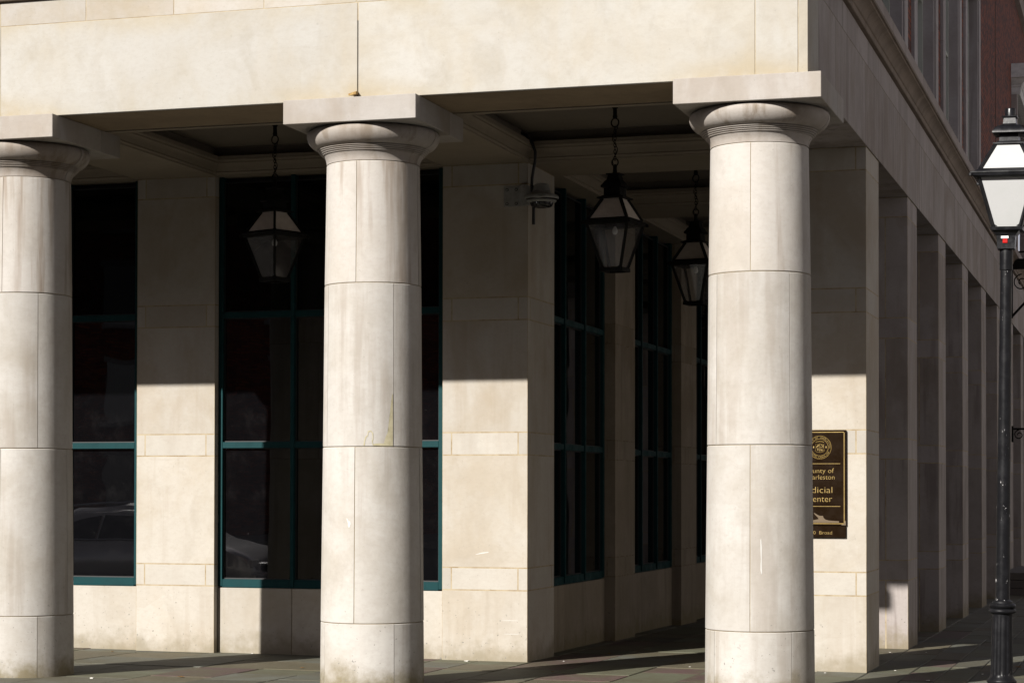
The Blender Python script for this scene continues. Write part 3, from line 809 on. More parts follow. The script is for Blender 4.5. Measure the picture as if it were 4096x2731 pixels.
# --- coffered ceiling
mprof = [(.0015, -.001), (.003, .018), (.012, .024), (.016, .034), (.012, .046), (.016, .055), (.022, .085), (.036, .112), (.052, .128), (.052, .146), (.062, .152), (.066, .165), (.062, .182), (.062, .204), (-.03, .204)]
def coffer(x0, x1, y0, y1):
    c = bpy.data.objects.new('coffer', None); COL.objects.link(c); c.parent = B; c.location = (x0, y0, CZ)
    w, d = x1-x0, y1-y0
    sides = {'back': [(lambda o: (o, d-o)), (lambda o: (w-o, d-o))], 'left': [(lambda o: (o, o)), (lambda o: (o, d-o))],
             'right': [(lambda o: (w-o, d-o)), (lambda o: (w-o, o))], 'front': [(lambda o: (w-o, o)), (lambda o: (o, o))]}
    n = len(mprof)
    for s_, (fa, fb) in sides.items():
        vs = [fa(o)+(z,) for o, z in mprof]+[fb(o)+(z,) for o, z in mprof]
        MB().add(vs, [(k, k+1, k+1+n, k+n) for k in range(n-1)]).obj('crown_moulding', M_CEIL, c, smooth=30)
    e = -.03; t = .31
    for (xa, xb, ya, yb) in ((e, w-e, d-e, d-e+.03), (e, w-e, e-.03, e), (e-.03, e, e-.03, d-e+.03), (w-e, w-e+.03, e-.03, d-e+.03)):
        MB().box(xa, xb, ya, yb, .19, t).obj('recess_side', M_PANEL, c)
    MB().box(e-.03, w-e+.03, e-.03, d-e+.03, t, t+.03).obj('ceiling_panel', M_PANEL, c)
YC0 = .49; YC1 = YW
XR = XIN-.06
cofs = []
def ceil_board(x0, x1, y0, y1, name='ceiling_beam'):
    MB().box(x0, x1, y0, y1, CZ, CZ+.12).obj(name, M_CEIL, B)
ceil_board(XL+.31, XIN+.01, .414, YC0, 'ceiling_strip')
MB().box(XL, XIN, .404, .41, CZ+.006, CZ+.12).obj('joint_line', M_VOID, B)
for k in range(0, 3):
    xr = XR if k == 0 else XI-WX-(k-1)*SW
    xl = XI-k*SW
    coffer(xl, xr, YC0, YC1)
    ceil_board(xl-WX, xl, YC0+.0005, YC1)
ceil_board(XR, XIN+.01, YC0, YC1)
ceil_board(XL+.31, XI-WX, YC1+.0005, YC1+.4)
ceil_board(XI-WX+.0005, XI-.36, YC1+.0005, YC1+TY)
for k in range(0, 9):
    y0 = YW+k*SY; y1 = y0+TY
    ceil_board(XI-.3595, XIN+.01, y0+.001, y1-.001)
    coffer(XI+.09, XR, y1+.0, y0+SY)
    ceil_board(XI-.3595, XI+.0895, y1, y0+SY); ceil_board(XR+.0005, XIN+.01, y1, y0+SY)
# dark sealed wall behind the windows (the unlit rooms)
MB().box(XL+.3, XI-.35, YG+.32, YG+.4, -.4, 6.2).obj('room_wall', M_VOID, B)
MB().box(XI-.45, XI-.36, YG+.32, YB, -.6, 6.2).obj('room_wall', M_VOID, B)
MB().box(XL, XL+.3, .4, YG+.4, -.4, 5.2).obj('end_wall', M_PIER, B)
MB().box(XI-.4, XIN, YB+.0, YB+.2, -.8, 5.3).obj('end_wall', M_WALL, B)
MB().box(.2, XE, YB+.001, YB+14, -1., 6.6).obj('end_wall', M_STR, B)

# stoop steps beside the seventh pier
st = thing('stone_steps', 'dark stone steps leading up to the arcade far down the side street', 'steps', (XS, 24.3, 0))
for i in range(3):
    MB().box(0.02, 1.5-.35*i, -.4+.0*i, 3.4, gz(.5, 25)+.15*i, gz(.5, 25)+.15*(i+1)-.004, .01).obj('step', M_STEP, st)

# ================================================================== LANTERNS
def lantern_head(t, dims, mf, mroof, mglass, bulb=True):
    """dims: dict of z levels and widths, z relative to the bottom of the glass frame"""
    z0, zb, zr0, zr1, zt = dims['z0'], dims['zb'], dims['zr0'], dims['zr1'], dims['zt']
    ab, at, ar0, ar1, rim = dims['ab'], dims['at'], dims['ar0'], dims['ar1'], dims['rim']
    bw = dims['bw']
    MB().frustum(ab+.045, z0, ab+.055, zb-.008).add([], []).obj('base_frame', mf, t) if dims.get('solidbase') else None
    if not dims.get('solidbase'):
        f = MB()
        h = ab/2+.012
        for p, q in (((-h, -h), (h, -h)), ((h, -h), (h, h)), ((h, h), (-h, h)), ((-h, h), (-h, -h))): f.bar((*p, (z0+zb)/2), (*q, (z0+zb)/2), .028, zb-z0)
        f.obj('base_frame', mf, t)
    cs = [(-1, -1), (1, -1), (1, 1), (-1, 1)]
    f = MB()
    for c in cs:
        MB().bar((c[0]*ab/2, c[1]*ab/2, zb-.01), (c[0]*at/2, c[1]*at/2, zr0+.005), bw).obj('corner_bar', mf, t)
    # lower panes
    for i in range(4):
        a, b = cs[i], cs[(i+1) % 4]; s = .985
        MB().panel([(a[0]*ab/2*s, a[1]*ab/2*s, zb-.004), (b[0]*ab/2*s, b[1]*ab/2*s, zb-.004), (b[0]*at/2*s, b[1]*at/2*s, zr0), (a[0]*at/2*s, a[1]*at/2*s, zr0)], .004).obj('glass_pane', mglass, t)
    # little corner gussets in the bottom corners
    g = MB()
    for i in range(4):
        a, b = cs[i], cs[(i+1) % 4]; u = bw*.9
        for p, q in ((a, b), (b, a)):
            A = Vector((p[0]*ab/2, p[1]*ab/2, zb)); d = Vector(((q[0]-p[0])/2, (q[1]-p[1])/2, 0))
            B_ = Vector((p[0]*at/2, p[1]*at/2, zr0)); up_ = (B_-A).normalized()
            out = Vector((a[0]+b[0], a[1]+b[1], 0)).normalized()*.004
            g.add([A+out, A+d*u*1.6+out, A+d*u*.8+up_*u*.7+out, A+up_*u*1.6+out], [(0, 1, 2, 3)])
    g.obj('corner_gusset', mf, t)
    # rim: sloped moulding
    f = MB(); r0 = rim/2
    prof_ = [(at/2-.01, zr0), (r0-.03, zr0), (r0-.012, zr0+.012), (r0-.008, zr0+.03), (r0, zr0+.034), (r0, zr0+.046), (r0-.03, zr0+.052), (ar0/2+.004, zr1), (ar0/2-.02, zr1), (at/2-.03, zr0+.01)]
    n = len(prof_); vs = [(c[0]*o, c[1]*o, z) for c in cs for o, z in prof_]
    f.add(vs, [(i*n+k, ((i+1) % 4)*n+k, ((i+1) % 4)*n+(k+1) % n, i*n+(k+1) % n) for i in range(4) for k in range(n)])
    f.obj('rim', mf, t)
    kn = MB()
    for c in cs: kn.box(c[0]*r0-.012, c[0]*r0+.012, c[1]*r0-.012, c[1]*r0+.012, zr0+.006, zr0+.034, .004)
    kn.obj('rim_knob', mf, t)
    f = MB()
    for c in cs: MB().bar((c[0]*ar0/2, c[1]*ar0/2, zr1-.006), (c[0]*ar1/2, c[1]*ar1/2, zt), bw*1.1).obj('roof_bar', mf, t)
    for i in range(4):
        a, b = cs[i], cs[(i+1) % 4]; s = .97
        MB().panel([(a[0]*ar0/2*s, a[1]*ar0/2*s, zr1-.002), (b[0]*ar0/2*s, b[1]*ar0/2*s, zr1-.002), (b[0]*ar1/2*s, b[1]*ar1/2*s, zt), (a[0]*ar1/2*s, a[1]*ar1/2*s, zt)], .004).obj('roof_pane', mroof, t)
    # top plate, neck, hood, chimney
    k = dims['cap']
    MB().frustum(k['plate'], zt, k['plate']*1.0, zt+.012).frustum(k['plate']*.9, zt+.012, k['neck']*1.12, zt+.03).obj('top_plate', mf, t)
    n0 = zt+.03; n1 = n0+k['neckh']
    MB().frustum(k['neck']*1.02, n0, k['neck'], n1).obj('neck', mf, t)
    hw = k['hood']/2; hp_ = [(k['neck']/2, n1-.002), (hw-.008, n1+.0), (hw, n1+.006), (hw-.002, n1+.02), (hw-.016, n1+k['hh']*.5), (hw*.72, n1+k['hh']*.84), (k['n2']/2+.004, n1+k['hh']), (k['n2']/2, n1+k['hh']+.01)]
    n = len(hp_); f = MB(); vs = [(c[0]*o, c[1]*o, z) for c in cs for o, z in hp_]
    f.add(vs, [(i*n+q, ((i+1) % 4)*n+q, ((i+1) % 4)*n+q+1, i*n+q+1) for i in range(4) for q in range(n-1)]+[tuple(i*n+n-1 for i in range(4))])
    f.obj('hood', mf, t, smooth=50)
    m0 = n1+k['hh']+.008; m1 = m0+k['n2h']
    MB().frustum(k['n2'], m0, k['n2']*.86, m1).frustum(k['n2']*1.12, m1, k['n2']*1.15, m1+.01).obj('upper_neck', mf, t)
    if k.get('chim'):
        MB().lathe([(k['chim'], m1+.01), (k['chim'], m1+.075), (k['chim']*.93, m1+.082), (k['chim']*.9, m1+.07)], 24).obj('chimney', mf, t, smooth=35)
    if bulb:
        MB().lathe([(.012, zr0+.02), (.012, zr0-.005), (.022, zr0-.02), (.028, zr0-.045), (.024, zr0-.068), (.010, zr0-.08)], 14).obj('bulb', M_BULB, t, smooth=60)
        MB().lathe([(.018, zr0+.06), (.018, zr0+.005), (.014, zr0+.0)], 14).obj('bulb_socket', mf, t)
    return m1+.01

def hanging_lantern(x, y, rz, label):
    zb = 3.866
    t = thing('hanging_lantern', label, 'lantern', (x, y, zb), rz, 'black lanterns hanging from the portico ceiling')
    top = lantern_head(t, dict(z0=0, zb=.036, zr0=.437, zr1=.503, zt=.700, ab=.185, at=.415, ar0=.40, ar1=.185, rim=.48, bw=.023,
        cap=dict(plate=.27, neck=.165, neckh=.075, hood=.215, hh=.075, n2=.12, n2h=.045)), M_IRON2, M_OPAL, M_CLEAR)
    # stem on top, chain, ring, canopy
    zc = CZ+.31-zb
    MB().lathe([(.030, top-.004), (.022, top+.02), (.018, top+.05), (.020, top+.075), (.012, top+.09)], 16).obj('finial', M_IRON2, t, smooth=40)
    MB().lathe([(.012, zc-.155), (.021, zc-.15), (.024, zc-.13), (.019, zc-.12), (.019, zc-.06), (.028, zc-.052), (.034, zc-.035), (.055, zc-.015), (.062, zc-.001)], 20).obj('canopy', M_IRON2, t, smooth=40)
    def ring(cz, rw, rh, ang, th): 
        return MB().tube([(rw*cos(a)*cos(ang), rw*cos(a)*sin(ang), cz+rh*sin(a)) for a in [2*pi*i/16 for i in range(16)]], th, 6, True)
    r_top = zc-.155-.036; r_bot = top+.09+.02
    ring(r_top, .040, .042, -rz-.2, .0065).obj('ring', M_IRON2, t, smooth=60)
    ring(r_bot, .034, .036, -rz-.2, .006).obj('ring', M_IRON2, t, smooth=60)
    z = r_top-.040; i = 0
    ch = MB()
    while z > r_bot+.03:
        ch2 = ring(z-.016, .0115, .022, -rz+(.3 if i % 2 else .3+pi/2), .0038); ch.add(ch2.v, ch2.f); z -= .032; i += 1
    ch.obj('chain', M_IRON2, t, smooth=60)
    pts = []
    for j in range(25):
        s_ = j/24; zz = r_top-.02+(r_bot-r_top)*s_
        pts.append((.022*sin(s_*11+1), .012*cos(s_*9), zz))
    MB().tube(pts, .0042, 6).obj('wire', M_IRON2, t, smooth=60)
    return t
hanging_lantern(-5.281, 1.93, radians(-22), 'black hanging lantern left of the middle column, seen edge on against dark window')
hanging_lantern(-1.745, 1.93, radians(-8), 'black hanging lantern between the middle and corner columns, nearest of the pair there')
hanging_lantern(-1.745, 5.73, radians(-8), 'black hanging lantern deeper in the gallery, half hidden behind the corner column')

# ================================================================== STREET LAMP
SL = thing('street_lamp', 'black cast iron street lamp with white panes on a chipped fluted post', 'street lamp', (1.903, 1.5, -.025))
SL.rotation_euler = (0, radians(.75), 0)
MB().box(-.17, .17, -.17, .17, -.03, .02, .006).obj('plinth', M_POLE, SL)
flute = lambda a, z: 1-.055*max(0, cos(12*a))**.6 if .16 < z < .68 else 1
pz = [(.150, .0), (.150, .035), (.142, .05), (.128, .062), (.122, .085), (.132, .10), (.128, .115), (.108, .135), (.100, .158)]+[(.099-.010*k/12, .17+.50*k/12) for k in range(13)]+[(.088, .69), (.090, .712)]
MB().lathe(pz, 120, mod=flute).obj('fluted_base', M_POLE, SL, smooth=50)
MB().lathe([(.088, .70), (.118, .715), (.122, .73), (.116, .742), (.100, .75), (.113, .758), (.119, .775), (.110, .79), (.092, .797), (.090, .812), (.070, .822), (.064, .83)], 40).obj('base_ring', M_POLE, SL, smooth=50)
MB().lathe([(.0635, .82), (.061, 1.6), (.056, 2.6), (.050, 3.70), (.0495, 3.80)], 32).obj('pole', M_POLE, SL, smooth=50)
MB().lathe([(.050, 3.755), (.057, 3.76), (.058, 3.93), (.055, 3.95)], 32).obj('pole_collar', M_POLE, SL, smooth=35)
MB().frustum(.15, 3.945, .165, 4.065).obj('ballast_box', M_IRON, SL)
MB().frustum(.165, 4.06, .23, 4.10).obj('ballast_box', M_IRON, SL)
MB().box(-.042, .022, -.0855, -.081, 4.035, 4.055).obj('tag', M_LABEL, SL)
MB().box(-.027, .013, -.0845, -.080, 3.995, 4.03).obj('tag', M_RED, SL)
HD = bpy.data.objects.new('lantern_head', None); COL.objects.link(HD); HD.parent = SL; HD.location = (.012, 0, 4.105); HD.rotation_euler = (0, radians(.5), radians(-2))
lantern_head(HD, dict(z0=0, zb=.036, zr0=.455, zr1=.535, zt=.765, ab=.232, at=.475, ar0=.46, ar1=.225, rim=.61, bw=.024, solidbase=True,
    cap=dict(plate=.268, neck=.165, neckh=.065, hood=.285, hh=.085, n2=.115, n2h=.06, chim=.046)), M_IRON, M_OPALW, M_OPALW, bulb=False)

def text_mesh(body, size, m, name, parent, loc, rot, extrude=.0008, align='CENTER', width=None, spacing=1.0):
    cu = bpy.data.curves.new(name, 'FONT'); cu.body = body; cu.size = size; cu.extrude = extrude
    cu.align_x = align; cu.space_character = spacing; cu.resolution_u = 3; cu.offset = -.014*size
    o = bpy.data.objects.new(name, cu); COL.objects.link(o)
    dg = bpy.context.evaluated_depsgraph_get(); dg.update()
    me = bpy.data.meshes.new_from_object(o.evaluated_get(dg)); bpy.data.objects.remove(o)
    if width:
        xs2 = [v.co.x for v in me.vertices]; k = width/(max(xs2)-min(xs2))
        for v in me.vertices: v.co.x *= k
    me.materials.clear(); me.materials.append(m)
    o = link(name, me, parent, loc); o.rotation_euler = rot; return o
text_mesh('10', .034, M_BLACK, 'tag_number', SL, (-.007, -.0852, 4.001), (pi/2, 0, 0))
text_mesh('04050607', .013, M_BLACK, 'tag_number', SL, (-.010, -.0862, 4.041), (pi/2, 0, 0)) if False else None

# ================================================================== PLAQUE
PL = thing('wall_plaque', 'dark bronze plaque with gold lettering and a county seal on the sunlit corner pier', 'plaque', (.022, YW, 1.895))
R = (pi/2, 0, 0)
PL_Y = -.030
MB().box(-.261, .261, -.030, .0, -.473, .476, .003).obj('board', M_BRONZE, PL)
MB().box(-.256, .256, -.026, .0, -.594, -.479, .003).obj('address_board', M_BRONZE, PL)
f = MB(); bx, bz = .245, .458
for (a, b, c, d) in ((-bx, bx, bz-.0065, bz), (-bx, bx, -bz, -bz+.0065), (-bx, -bx+.0065, -bz, bz), (bx-.0065, bx, -bz, bz)):
    f.box(a, b, -.0318, -.0295, c, d)
f.obj('gold_border', M_GOLD, PL)
def pz_(yy): return .476-(yy-203)*.000885
for yy in (581, 1061): MB().box(-.203, .203, -.0318, -.0295, pz_(yy)-.0022, pz_(yy)+.0022).obj('gold_rule', M_GOLD, PL)
for s_, yy, sz, wd, cx0 in (('County of', 685, .068, .304, -.015), ('Charleston', 758, .068, .300, -.004), ('Judicial', 910, .090, .296, -.018), ('Center', 1010, .090, .254, -.007)):
    text_mesh(s_, sz, M_GOLD, 'lettering', PL, (cx0, PL_Y-.0012, pz_(yy)), R, width=wd)
text_mesh('100  Broad', .048, M_GOLD, 'lettering', PL, (0, -.0275, pz_(1375)), R, width=.232)
sealz = pz_(398); sr = .115
seal = bpy.data.objects.new('county_seal', None); COL.objects.link(seal); seal.parent = PL; seal.location = (0, PL_Y-.0012, sealz)
f = MB()
for r_ in (sr, sr*.97, sr*.74, sr*.71): 
    w_ = .0028 if r_ in (sr, sr*.74) else .0012
    f.tube([(r_*cos(a), 0, r_*sin(a)) for a in [2*pi*i/64 for i in range(64)]], w_*.5, 4, True)
f.obj('seal_ring', M_GOLD, seal)
def arc_text(s_, r_, a_mid, step, flip=False):
    n = len(s_)
    for i, ch in enumerate(s_):
        if ch == ' ': continue
        if not flip: a = a_mid-(i-(n-1)/2)*step; rr = r_; ro = a-pi/2
        else: a = a_mid+(i-(n-1)/2)*step; rr = r_+.016; ro = a+pi/2
        o = text_mesh(ch, .023, M_GOLD, 'seal_letter', seal, (rr*cos(a), 0, rr*sin(a)), (pi/2, 0, 0), .0005)
        o.rotation_euler = Matrix.Rotation(-ro, 3, 'Y').to_4x4().to_euler() if False else (Matrix.Rotation(-ro, 3, 'Y') @ Matrix.Rotation(pi/2, 3, 'X')).to_euler()
arc_text('COUNTY OF CHARLESTON', .0915, pi/2, .165)
arc_text('SOUTH CAROLINA', .0905, -pi/2, .165, True)
f = MB()   # quartered shield with simple charges, banner above
sh = [(-.042, .036), (-.02, .030), (0, .038), (.02, .030), (.042, .036), (.038, .0), (.046, -.035), (.03, -.045), (0, -.05), (-.03, -.045), (-.046, -.035), (-.038, 0)]
f.tube([(x_, 0, z_) for x_, z_ in sh], .0012, 4, True)
f.bar((-.04, 0, -.002), (.04, 0, -.002), .002, .002); f.bar((0, 0, .034), (0, 0, -.048), .002, .002)
f.obj('seal_shield', M_GOLD, seal)
f = MB()
rr_ = random.Random(2)
for (cx_, cz_) in ((-.02, .017), (.02, .017), (-.02, -.022), (.02, -.022)):
    for q in range(6):
        x_, z_ = cx_+rr_.uniform(-.012, .012), cz_+rr_.uniform(-.011, .011); w_, h_ = rr_.uniform(.002, .008), rr_.uniform(.0015, .005)
        f.box(x_-w_, x_+w_, -.0006, .0004, z_-h_, z_+h_)
for x_ in (-.062, .062):
    f.lathe([(.0001, -.0006), (.006, -.0005), (.006, .0005)], 10) if False else f.box(x_-.005, x_+.005, -.0006, .0004, -.006, .012)
f.tube([(-.04, 0, .050), (-.03, 0, .056), (0, 0, .060), (.03, 0, .056), (.04, 0, .050)], .0025, 4)
f.obj('seal_charge', M_GOLD, seal)
lp = [(-.205, -.445), (.19, -.445), (.19, -.43), (.15, -.428), (.09, -.424), (.055, -.415), (.04, -.40), (.03, -.385), (.035, -.378), (-.0, -.378), (-.02, -.37), (-.05, -.352), (-.06, -.348), (-.055, -.36), (-.03, -.385), (-.02, -.395), (-.012, -.41), (-.06, -.42), (-.12, -.425), (-.205, -.43)]
MB().prism(lp, 'y', -.0312, -.0296).obj('landscape_relief', M_GOLDD, PL)
MB().add([(.215, -.0322, -.47), (.258, -.0322, -.47), (.258, -.0322, -.425), (.247, -.0322, -.43), (.24, -.0322, -.455), (.215, -.0322, -.462)], [(0, 1, 2, 3, 4, 5)]).obj('worn_corner', M_GOLDD, PL)

def scratch(x_, z_, w_, h_, sl):
    MB().add([(-w_, -.0009, -w_*sl), (w_, -.0009, w_*sl), (w_, -.0009, w_*sl+h_), (0, -.0009, h_*1.5), (-w_, -.0009, -w_*sl+h_*.4)], [(0, 1, 2, 3, 4)]).obj('scratch', M_STAINL, B, (x_, YW+.0035, z_))
scratch(-3.52, 1.105, .07, .008, .16); scratch(-3.22, .41, .09, .003, .0); scratch(-3.2, .27, .08, .003, .01)

# ================================================================== SECURITY CAMERA
SC = thing('security_camera', 'grey dome security camera bracketed to the corner of the inner wall pier', 'camera', (XI, YW, 4.83))
MB().box(-.262, -.05, -.008, 0, -.105, .105, .002).obj('mount_plate', M_CAMW, SC)
f = MB().prism([(-.09, -.008), (-.03, -.055), (-.012, -.055), (-.012, -.0), (-.09, -.0)], 'z', -.103, .115); f.obj('mount_plate', M_CAMW, SC)
for sx in (-.225, -.125):
    for sz_ in (-.075, .072):
        sc_ = MB(); sc_.tube([(sx, -.014, sz_), (sx, -.006, sz_)], .016, 14); sc_.obj('screw', M_CAMD, SC)
        s2 = MB(); s2.tube([(sx, -.0155, sz_), (sx, -.0145, sz_)], .010, 12); s2.obj('screw', M_CAMW, SC)
MB().box(-.012, .02, -.075, .0, -.10, .105, .003).obj('bracket', M_CAMW, SC)
dx, dy = .182, -.12
f = MB().prism([(.018, .095), (.11, .095), (.085, .04), (.05, -.02), (.018, -.03)], 'y', -.085, -.04); f.obj('bracket_arm', M_CAMW, SC)
MB().lathe([(.0, .108), (.04, .107), (.07, .098), (.078, .088), (.095, .025), (.097, .02), (.112, .0), (.118, -.006)], 40, cx=dx, cy=dy).obj('housing', M_CAMW, SC, smooth=40)
MB().lathe([(.1, .021), (.0975, .021), (.0975, .016), (.1, .016)], 40, cx=dx, cy=dy, caps=False).obj('housing_seam', M_CAMD, SC)
MB().lathe([(.10, -.004), (.155, -.012), (.172, -.022), (.178, -.038), (.176, -.052), (.170, -.056), (.150, -.050)], 48, cx=dx, cy=dy).obj('shade_ring', M_CAMW, SC, smooth=40)
MB().lathe([(.165, -.048), (.168, -.056), (.150, -.072), (.140, -.075)], 48, cx=dx, cy=dy).obj('vent_band', M_CAMD, SC, smooth=40)
MB().lathe([(.14, -.066), (.152, -.070), (.154, -.078), (.140, -.090), (.12, -.092)], 48, cx=dx, cy=dy).obj('lower_ring', M_CAMW, SC, smooth=40)
MB().lathe([(.122, -.088), (.120, -.105), (.108, -.128), (.085, -.140), (.05, -.143), (.045, -.138), (.0, -.138)], 40, cx=dx, cy=dy).obj('dome', M_CAMD, SC, smooth=50)
MB().tube([(.075, -.05, .02), (.075, -.05, -.10), (.075, -.05, -.30), (.075, -.05, -.305)], .017, 12).obj('cable_stub', M_CABLE, SC, smooth=50)
tx = text_mesh('avigilon', .026, M_BLACK, 'maker_lettering', SC, (dx+.05, dy-.1705, -.044), (pi/2, 0, 0), .0006, width=.075); tx.rotation_euler = (pi/2, 0, .24)
CB = MB().tube([(-3.20, 3.19, 5.55), (-3.10, 3.17, 5.49), (-3.0, 3.17, 5.44), (-2.94, 3.18, 5.36), (-2.91, 3.2, 5.27), (-2.915, 3.21, 5.17), (-2.935, 3.215, 5.08), (-2.95, 3.22, 5.0), (-2.953, 3.22, 4.93), (-2.953, 3.23, 4.86)], .016, 12)
cbo = CB.obj('conduit', M_CABLE, smooth=60)
cbo['label'] = 'black flexible conduit curving down from the ceiling to the security camera'; cbo['category'] = 'cable'

# ================================================================== SHIM
SH = MB().add([(-.032, .05, .012), (.012, .06, .022), (.012, .06, .048), (-.032, .05, .030), (-.040, -.045, -.002), (.020, -.022, .012), (.020, -.022, .038), (-.040, -.045, .014)],
              [(0,1,2,3),(7,6,5,4),(0,4,5,1),(1,5,6,2),(2,6,7,3),(3,7,4,0)])
sh_ = SH.obj('wooden_shim', M_WOOD, None, (-3.468, -.56, 5.205))
sh_['label'] = 'small wooden shim sticking out at the foot of the open joint above the middle column'; sh_['category'] = 'shim'

# ================================================================== IRON BRACKETS
def scroll(cx_, cz_, r_, turns, a0, dr=1, n=40):
    return [(cx_+r_*(1-.75*i/n)*cos(a0+dr*turns*2*pi*i/n), 0, cz_+r_*(1-.75*i/n)*sin(a0+dr*turns*2*pi*i/n)) for i in range(n+1)]
b1 = thing('wall_bracket', 'large black iron sign bracket with scrollwork high on the arcade wall behind the lamp', 'bracket', (XE, 26.1, 5.25), 0, 'black iron brackets on the arcade wall')
MB().box(0, .045, -.04, .04, 0, 1.32, .003).obj('wall_plate', M_IRON2, b1)
MB().box(.03, 1.5, -.05, .05, .99, 1.20, .004).obj('arm', M_IRON2, b1)
MB().bar((.03, 0, .04), (.9, 0, .98), .045).obj('brace', M_IRON2, b1)
MB().tube([(p[0], p[1], p[2]) for p in scroll(.22, .72, .17, 1.4, pi/2)], .013, 6).obj('scroll', M_IRON2, b1, smooth=60)
f = MB()
for q in ((.10, 1.34, .10, 1.72), (.10, 1.34, 1.2, 1.34)): f.bar((q[0], 0, q[1]), (q[2], 0, q[3]), .03)
f.obj('upper_frame', M_IRON2, b1)
b2 = thing('wall_bracket', 'small black iron scroll bracket low on the seventh pier at the right edge', 'bracket', (XE, 26.3, 2.75), 0, 'black iron brackets on the arcade wall')
MB().box(0, .04, -.035, .035, 0, .33, .003).obj('wall_plate', M_IRON2, b2)
MB().box(.03, .9, -.02, .02, .25, .29, .003).obj('arm', M_IRON2, b2)
MB().tube(scroll(.15, .15, .10, 1.3, pi/2), .012, 6).obj('scroll', M_IRON2, b2, smooth=60)

# ================================================================== LITTER
def leaf(x_, y_, s_, rz, label, m=M_LEAF, name='fallen_leaf', cat='leaf', group=None):
    out = [(0, -.5), (.12, -.3), (.34, -.22), (.22, -.05), (.4, .12), (.18, .2), (.1, .42), (0, .55), (-.12, .38), (-.2, .2), (-.42, .1), (-.2, -.06), (-.3, -.24), (-.1, -.32)]
    vs = [(a*s_, b*s_, .006+.10*s_*abs(a)+.05*s_*(b+.5)) for a, b in out]; vs2 = [(a, b, c-.0015) for a, b, c in vs]; n = len(out)
    mb = MB(); mb.add([(0, 0, .004)]+vs+[(0, 0, .0025)]+vs2, [(0, 1+i, 1+(i+1) % n) for i in range(n)]+[(n+1, n+2+(i+1) % n, n+2+i) for i in range(n)]+[(1+i, n+2+i, n+2+(i+1) % n, 1+(i+1) % n) for i in range(n)])
    o = mb.obj(name, m, None, (x_, y_, gz(x_, y_)+.002)); o.rotation_euler = (0, 0, rz); o['label'] = label; o['category'] = cat
    if group: o['group'] = group
    return o
def bpx(px, py):
    # point of the ground seen at a full-size photo pixel, kept as a world position
    d = fw+rt2*(px-2048)/8482.98+up2*(1365.5+451.51-py)/8482.98
    c = Vector((3.1681, -17.85, 1.7726)); nrm = Vector((.0049, .0099, 1)); t = -(nrm.dot(c))/nrm.dot(d); p = c+d*t
    return p.x, p.y
lg = 'dry leaves fallen on the paving'
leaf(*(bpx(4074, 2669)), .09, .6, 'curled brown leaf on the pavement just right of the lamp post', group=lg)
leaf(*(bpx(724, 2708)), .07, 1.6, 'dry leaf on a green slab between the left and middle columns', group=lg)
leaf(*(bpx(1210, 2671)), .05, 2.2, 'tiny dry leaf on the paving close to the middle column', group=lg)
leaf(*(bpx(2438, 2614)), .06, .2, 'dry leaf in the shade by the gallery wall', group=lg)
def chip(px, py, s_, label):
    x_, y_ = bpx(px, py); rc = random.Random(int(px))
    vs = [(a*s_*rc.uniform(.7, 1.2), b*s_*rc.uniform(.7, 1.2), c*s_*rc.uniform(.3, .5)) for a in (-1, 1) for b in (-1, 1) for c in (0, 1)]
    o = MB().add(vs, [(0,1,3,2),(4,6,7,5),(0,4,5,1),(2,3,7,6),(0,2,6,4),(1,5,7,3)]).obj('stone_chip', M_PEB, None, (x_, y_, gz(x_, y_)))
    o['label'] = label; o['category'] = 'stone chip'; o['group'] = 'pale stone chips on the paving'
chip(1866, 2643, .022, 'largest pale chip, at the foot of the inner corner pier')
chip(3712, 2721, .016, 'pale chip on the dark paving between corner pier and lamp post')
chip(3560, 2608, .010, 'pale chip at the foot of the second street pier')
chip(3568, 2612.5, .009, 'smaller pale chip beside another at the foot of the second street pier')
chip(3705, 2608, .009, 'pale chip in the thin streak of sun beyond the second pier')
chip(3581, 2680, .009, 'pale chip in the broad streak of sun beside the corner pier')

rl = random.Random(12)
for i, (px, py, s_, lab) in enumerate([(368, 2711, .014, 'pale chip on the paving by the foot of the left column'), (1010, 2612, .010, 'pale chip against the plinth under the large window'),
    (2255, 2643, .008, 'pale chip lying in the sun by the gallery entrance'), (3300, 2690, .010, 'pale chip right at the foot of the plaque pier'), (3930, 2695, .010, 'pale chip between the lamp post and the sun streak'),
    (1898, 2640, .012, 'pale chip close beside the largest chip at the inner corner pier'), (2760, 2666, .009, 'pale chip on a purple slab left of the corner column')]):
    chip(px, py, s_, lab)
leaf(*(bpx(2210, 2688)), .045, 1.1, 'small dry leaf on a purple slab between middle and corner columns', group=lg)
leaf(*(bpx(450, 2606)), .045, 2.8, 'small dry leaf by the plinth near the left column', group=lg)
# ================================================================== ACROSS THE STREET (seen in the window reflections)
OB = thing('brick_building', 'brick row building across the front street, behind the viewer', 'building', (-12, -33, 0))
MB().box(-30, 34, -9, 0, -1, 14.6).obj('wall', M_BRY, OB)
MB().box(-30.1, 34.1, -.1, .35, 14.6, 15.1, .02).obj('cornice', M_KERB, OB)
for ix in range(20):
    for iz in range(4):
        w = MB().box(-.55, .55, .0, .05, 0, 1.8).obj('window', M_GLASS, OB, (-20+ix*2.75, .005, .9+iz*2.9))
        MB().box(-.65, .65, -.0, .12, -.12, -.001).box(-.65, .65, 0, .09, 1.801, 1.98).obj('sill', M_KERB, w)
SB = thing('stucco_building', 'pale stucco building across the side street, outside the view, added for warm fill light', 'building', (15.5, 0, 0))
MB().box(0, 9, -6, 60, -1.5, 11.5).obj('wall', M_STUC, SB)  # unseen building, put in to bounce warm sunlight onto the street side
MB().box(-.35, .1, -6.1, 60.1, 11.5, 11.9, .02).obj('cornice', M_KERB, SB)
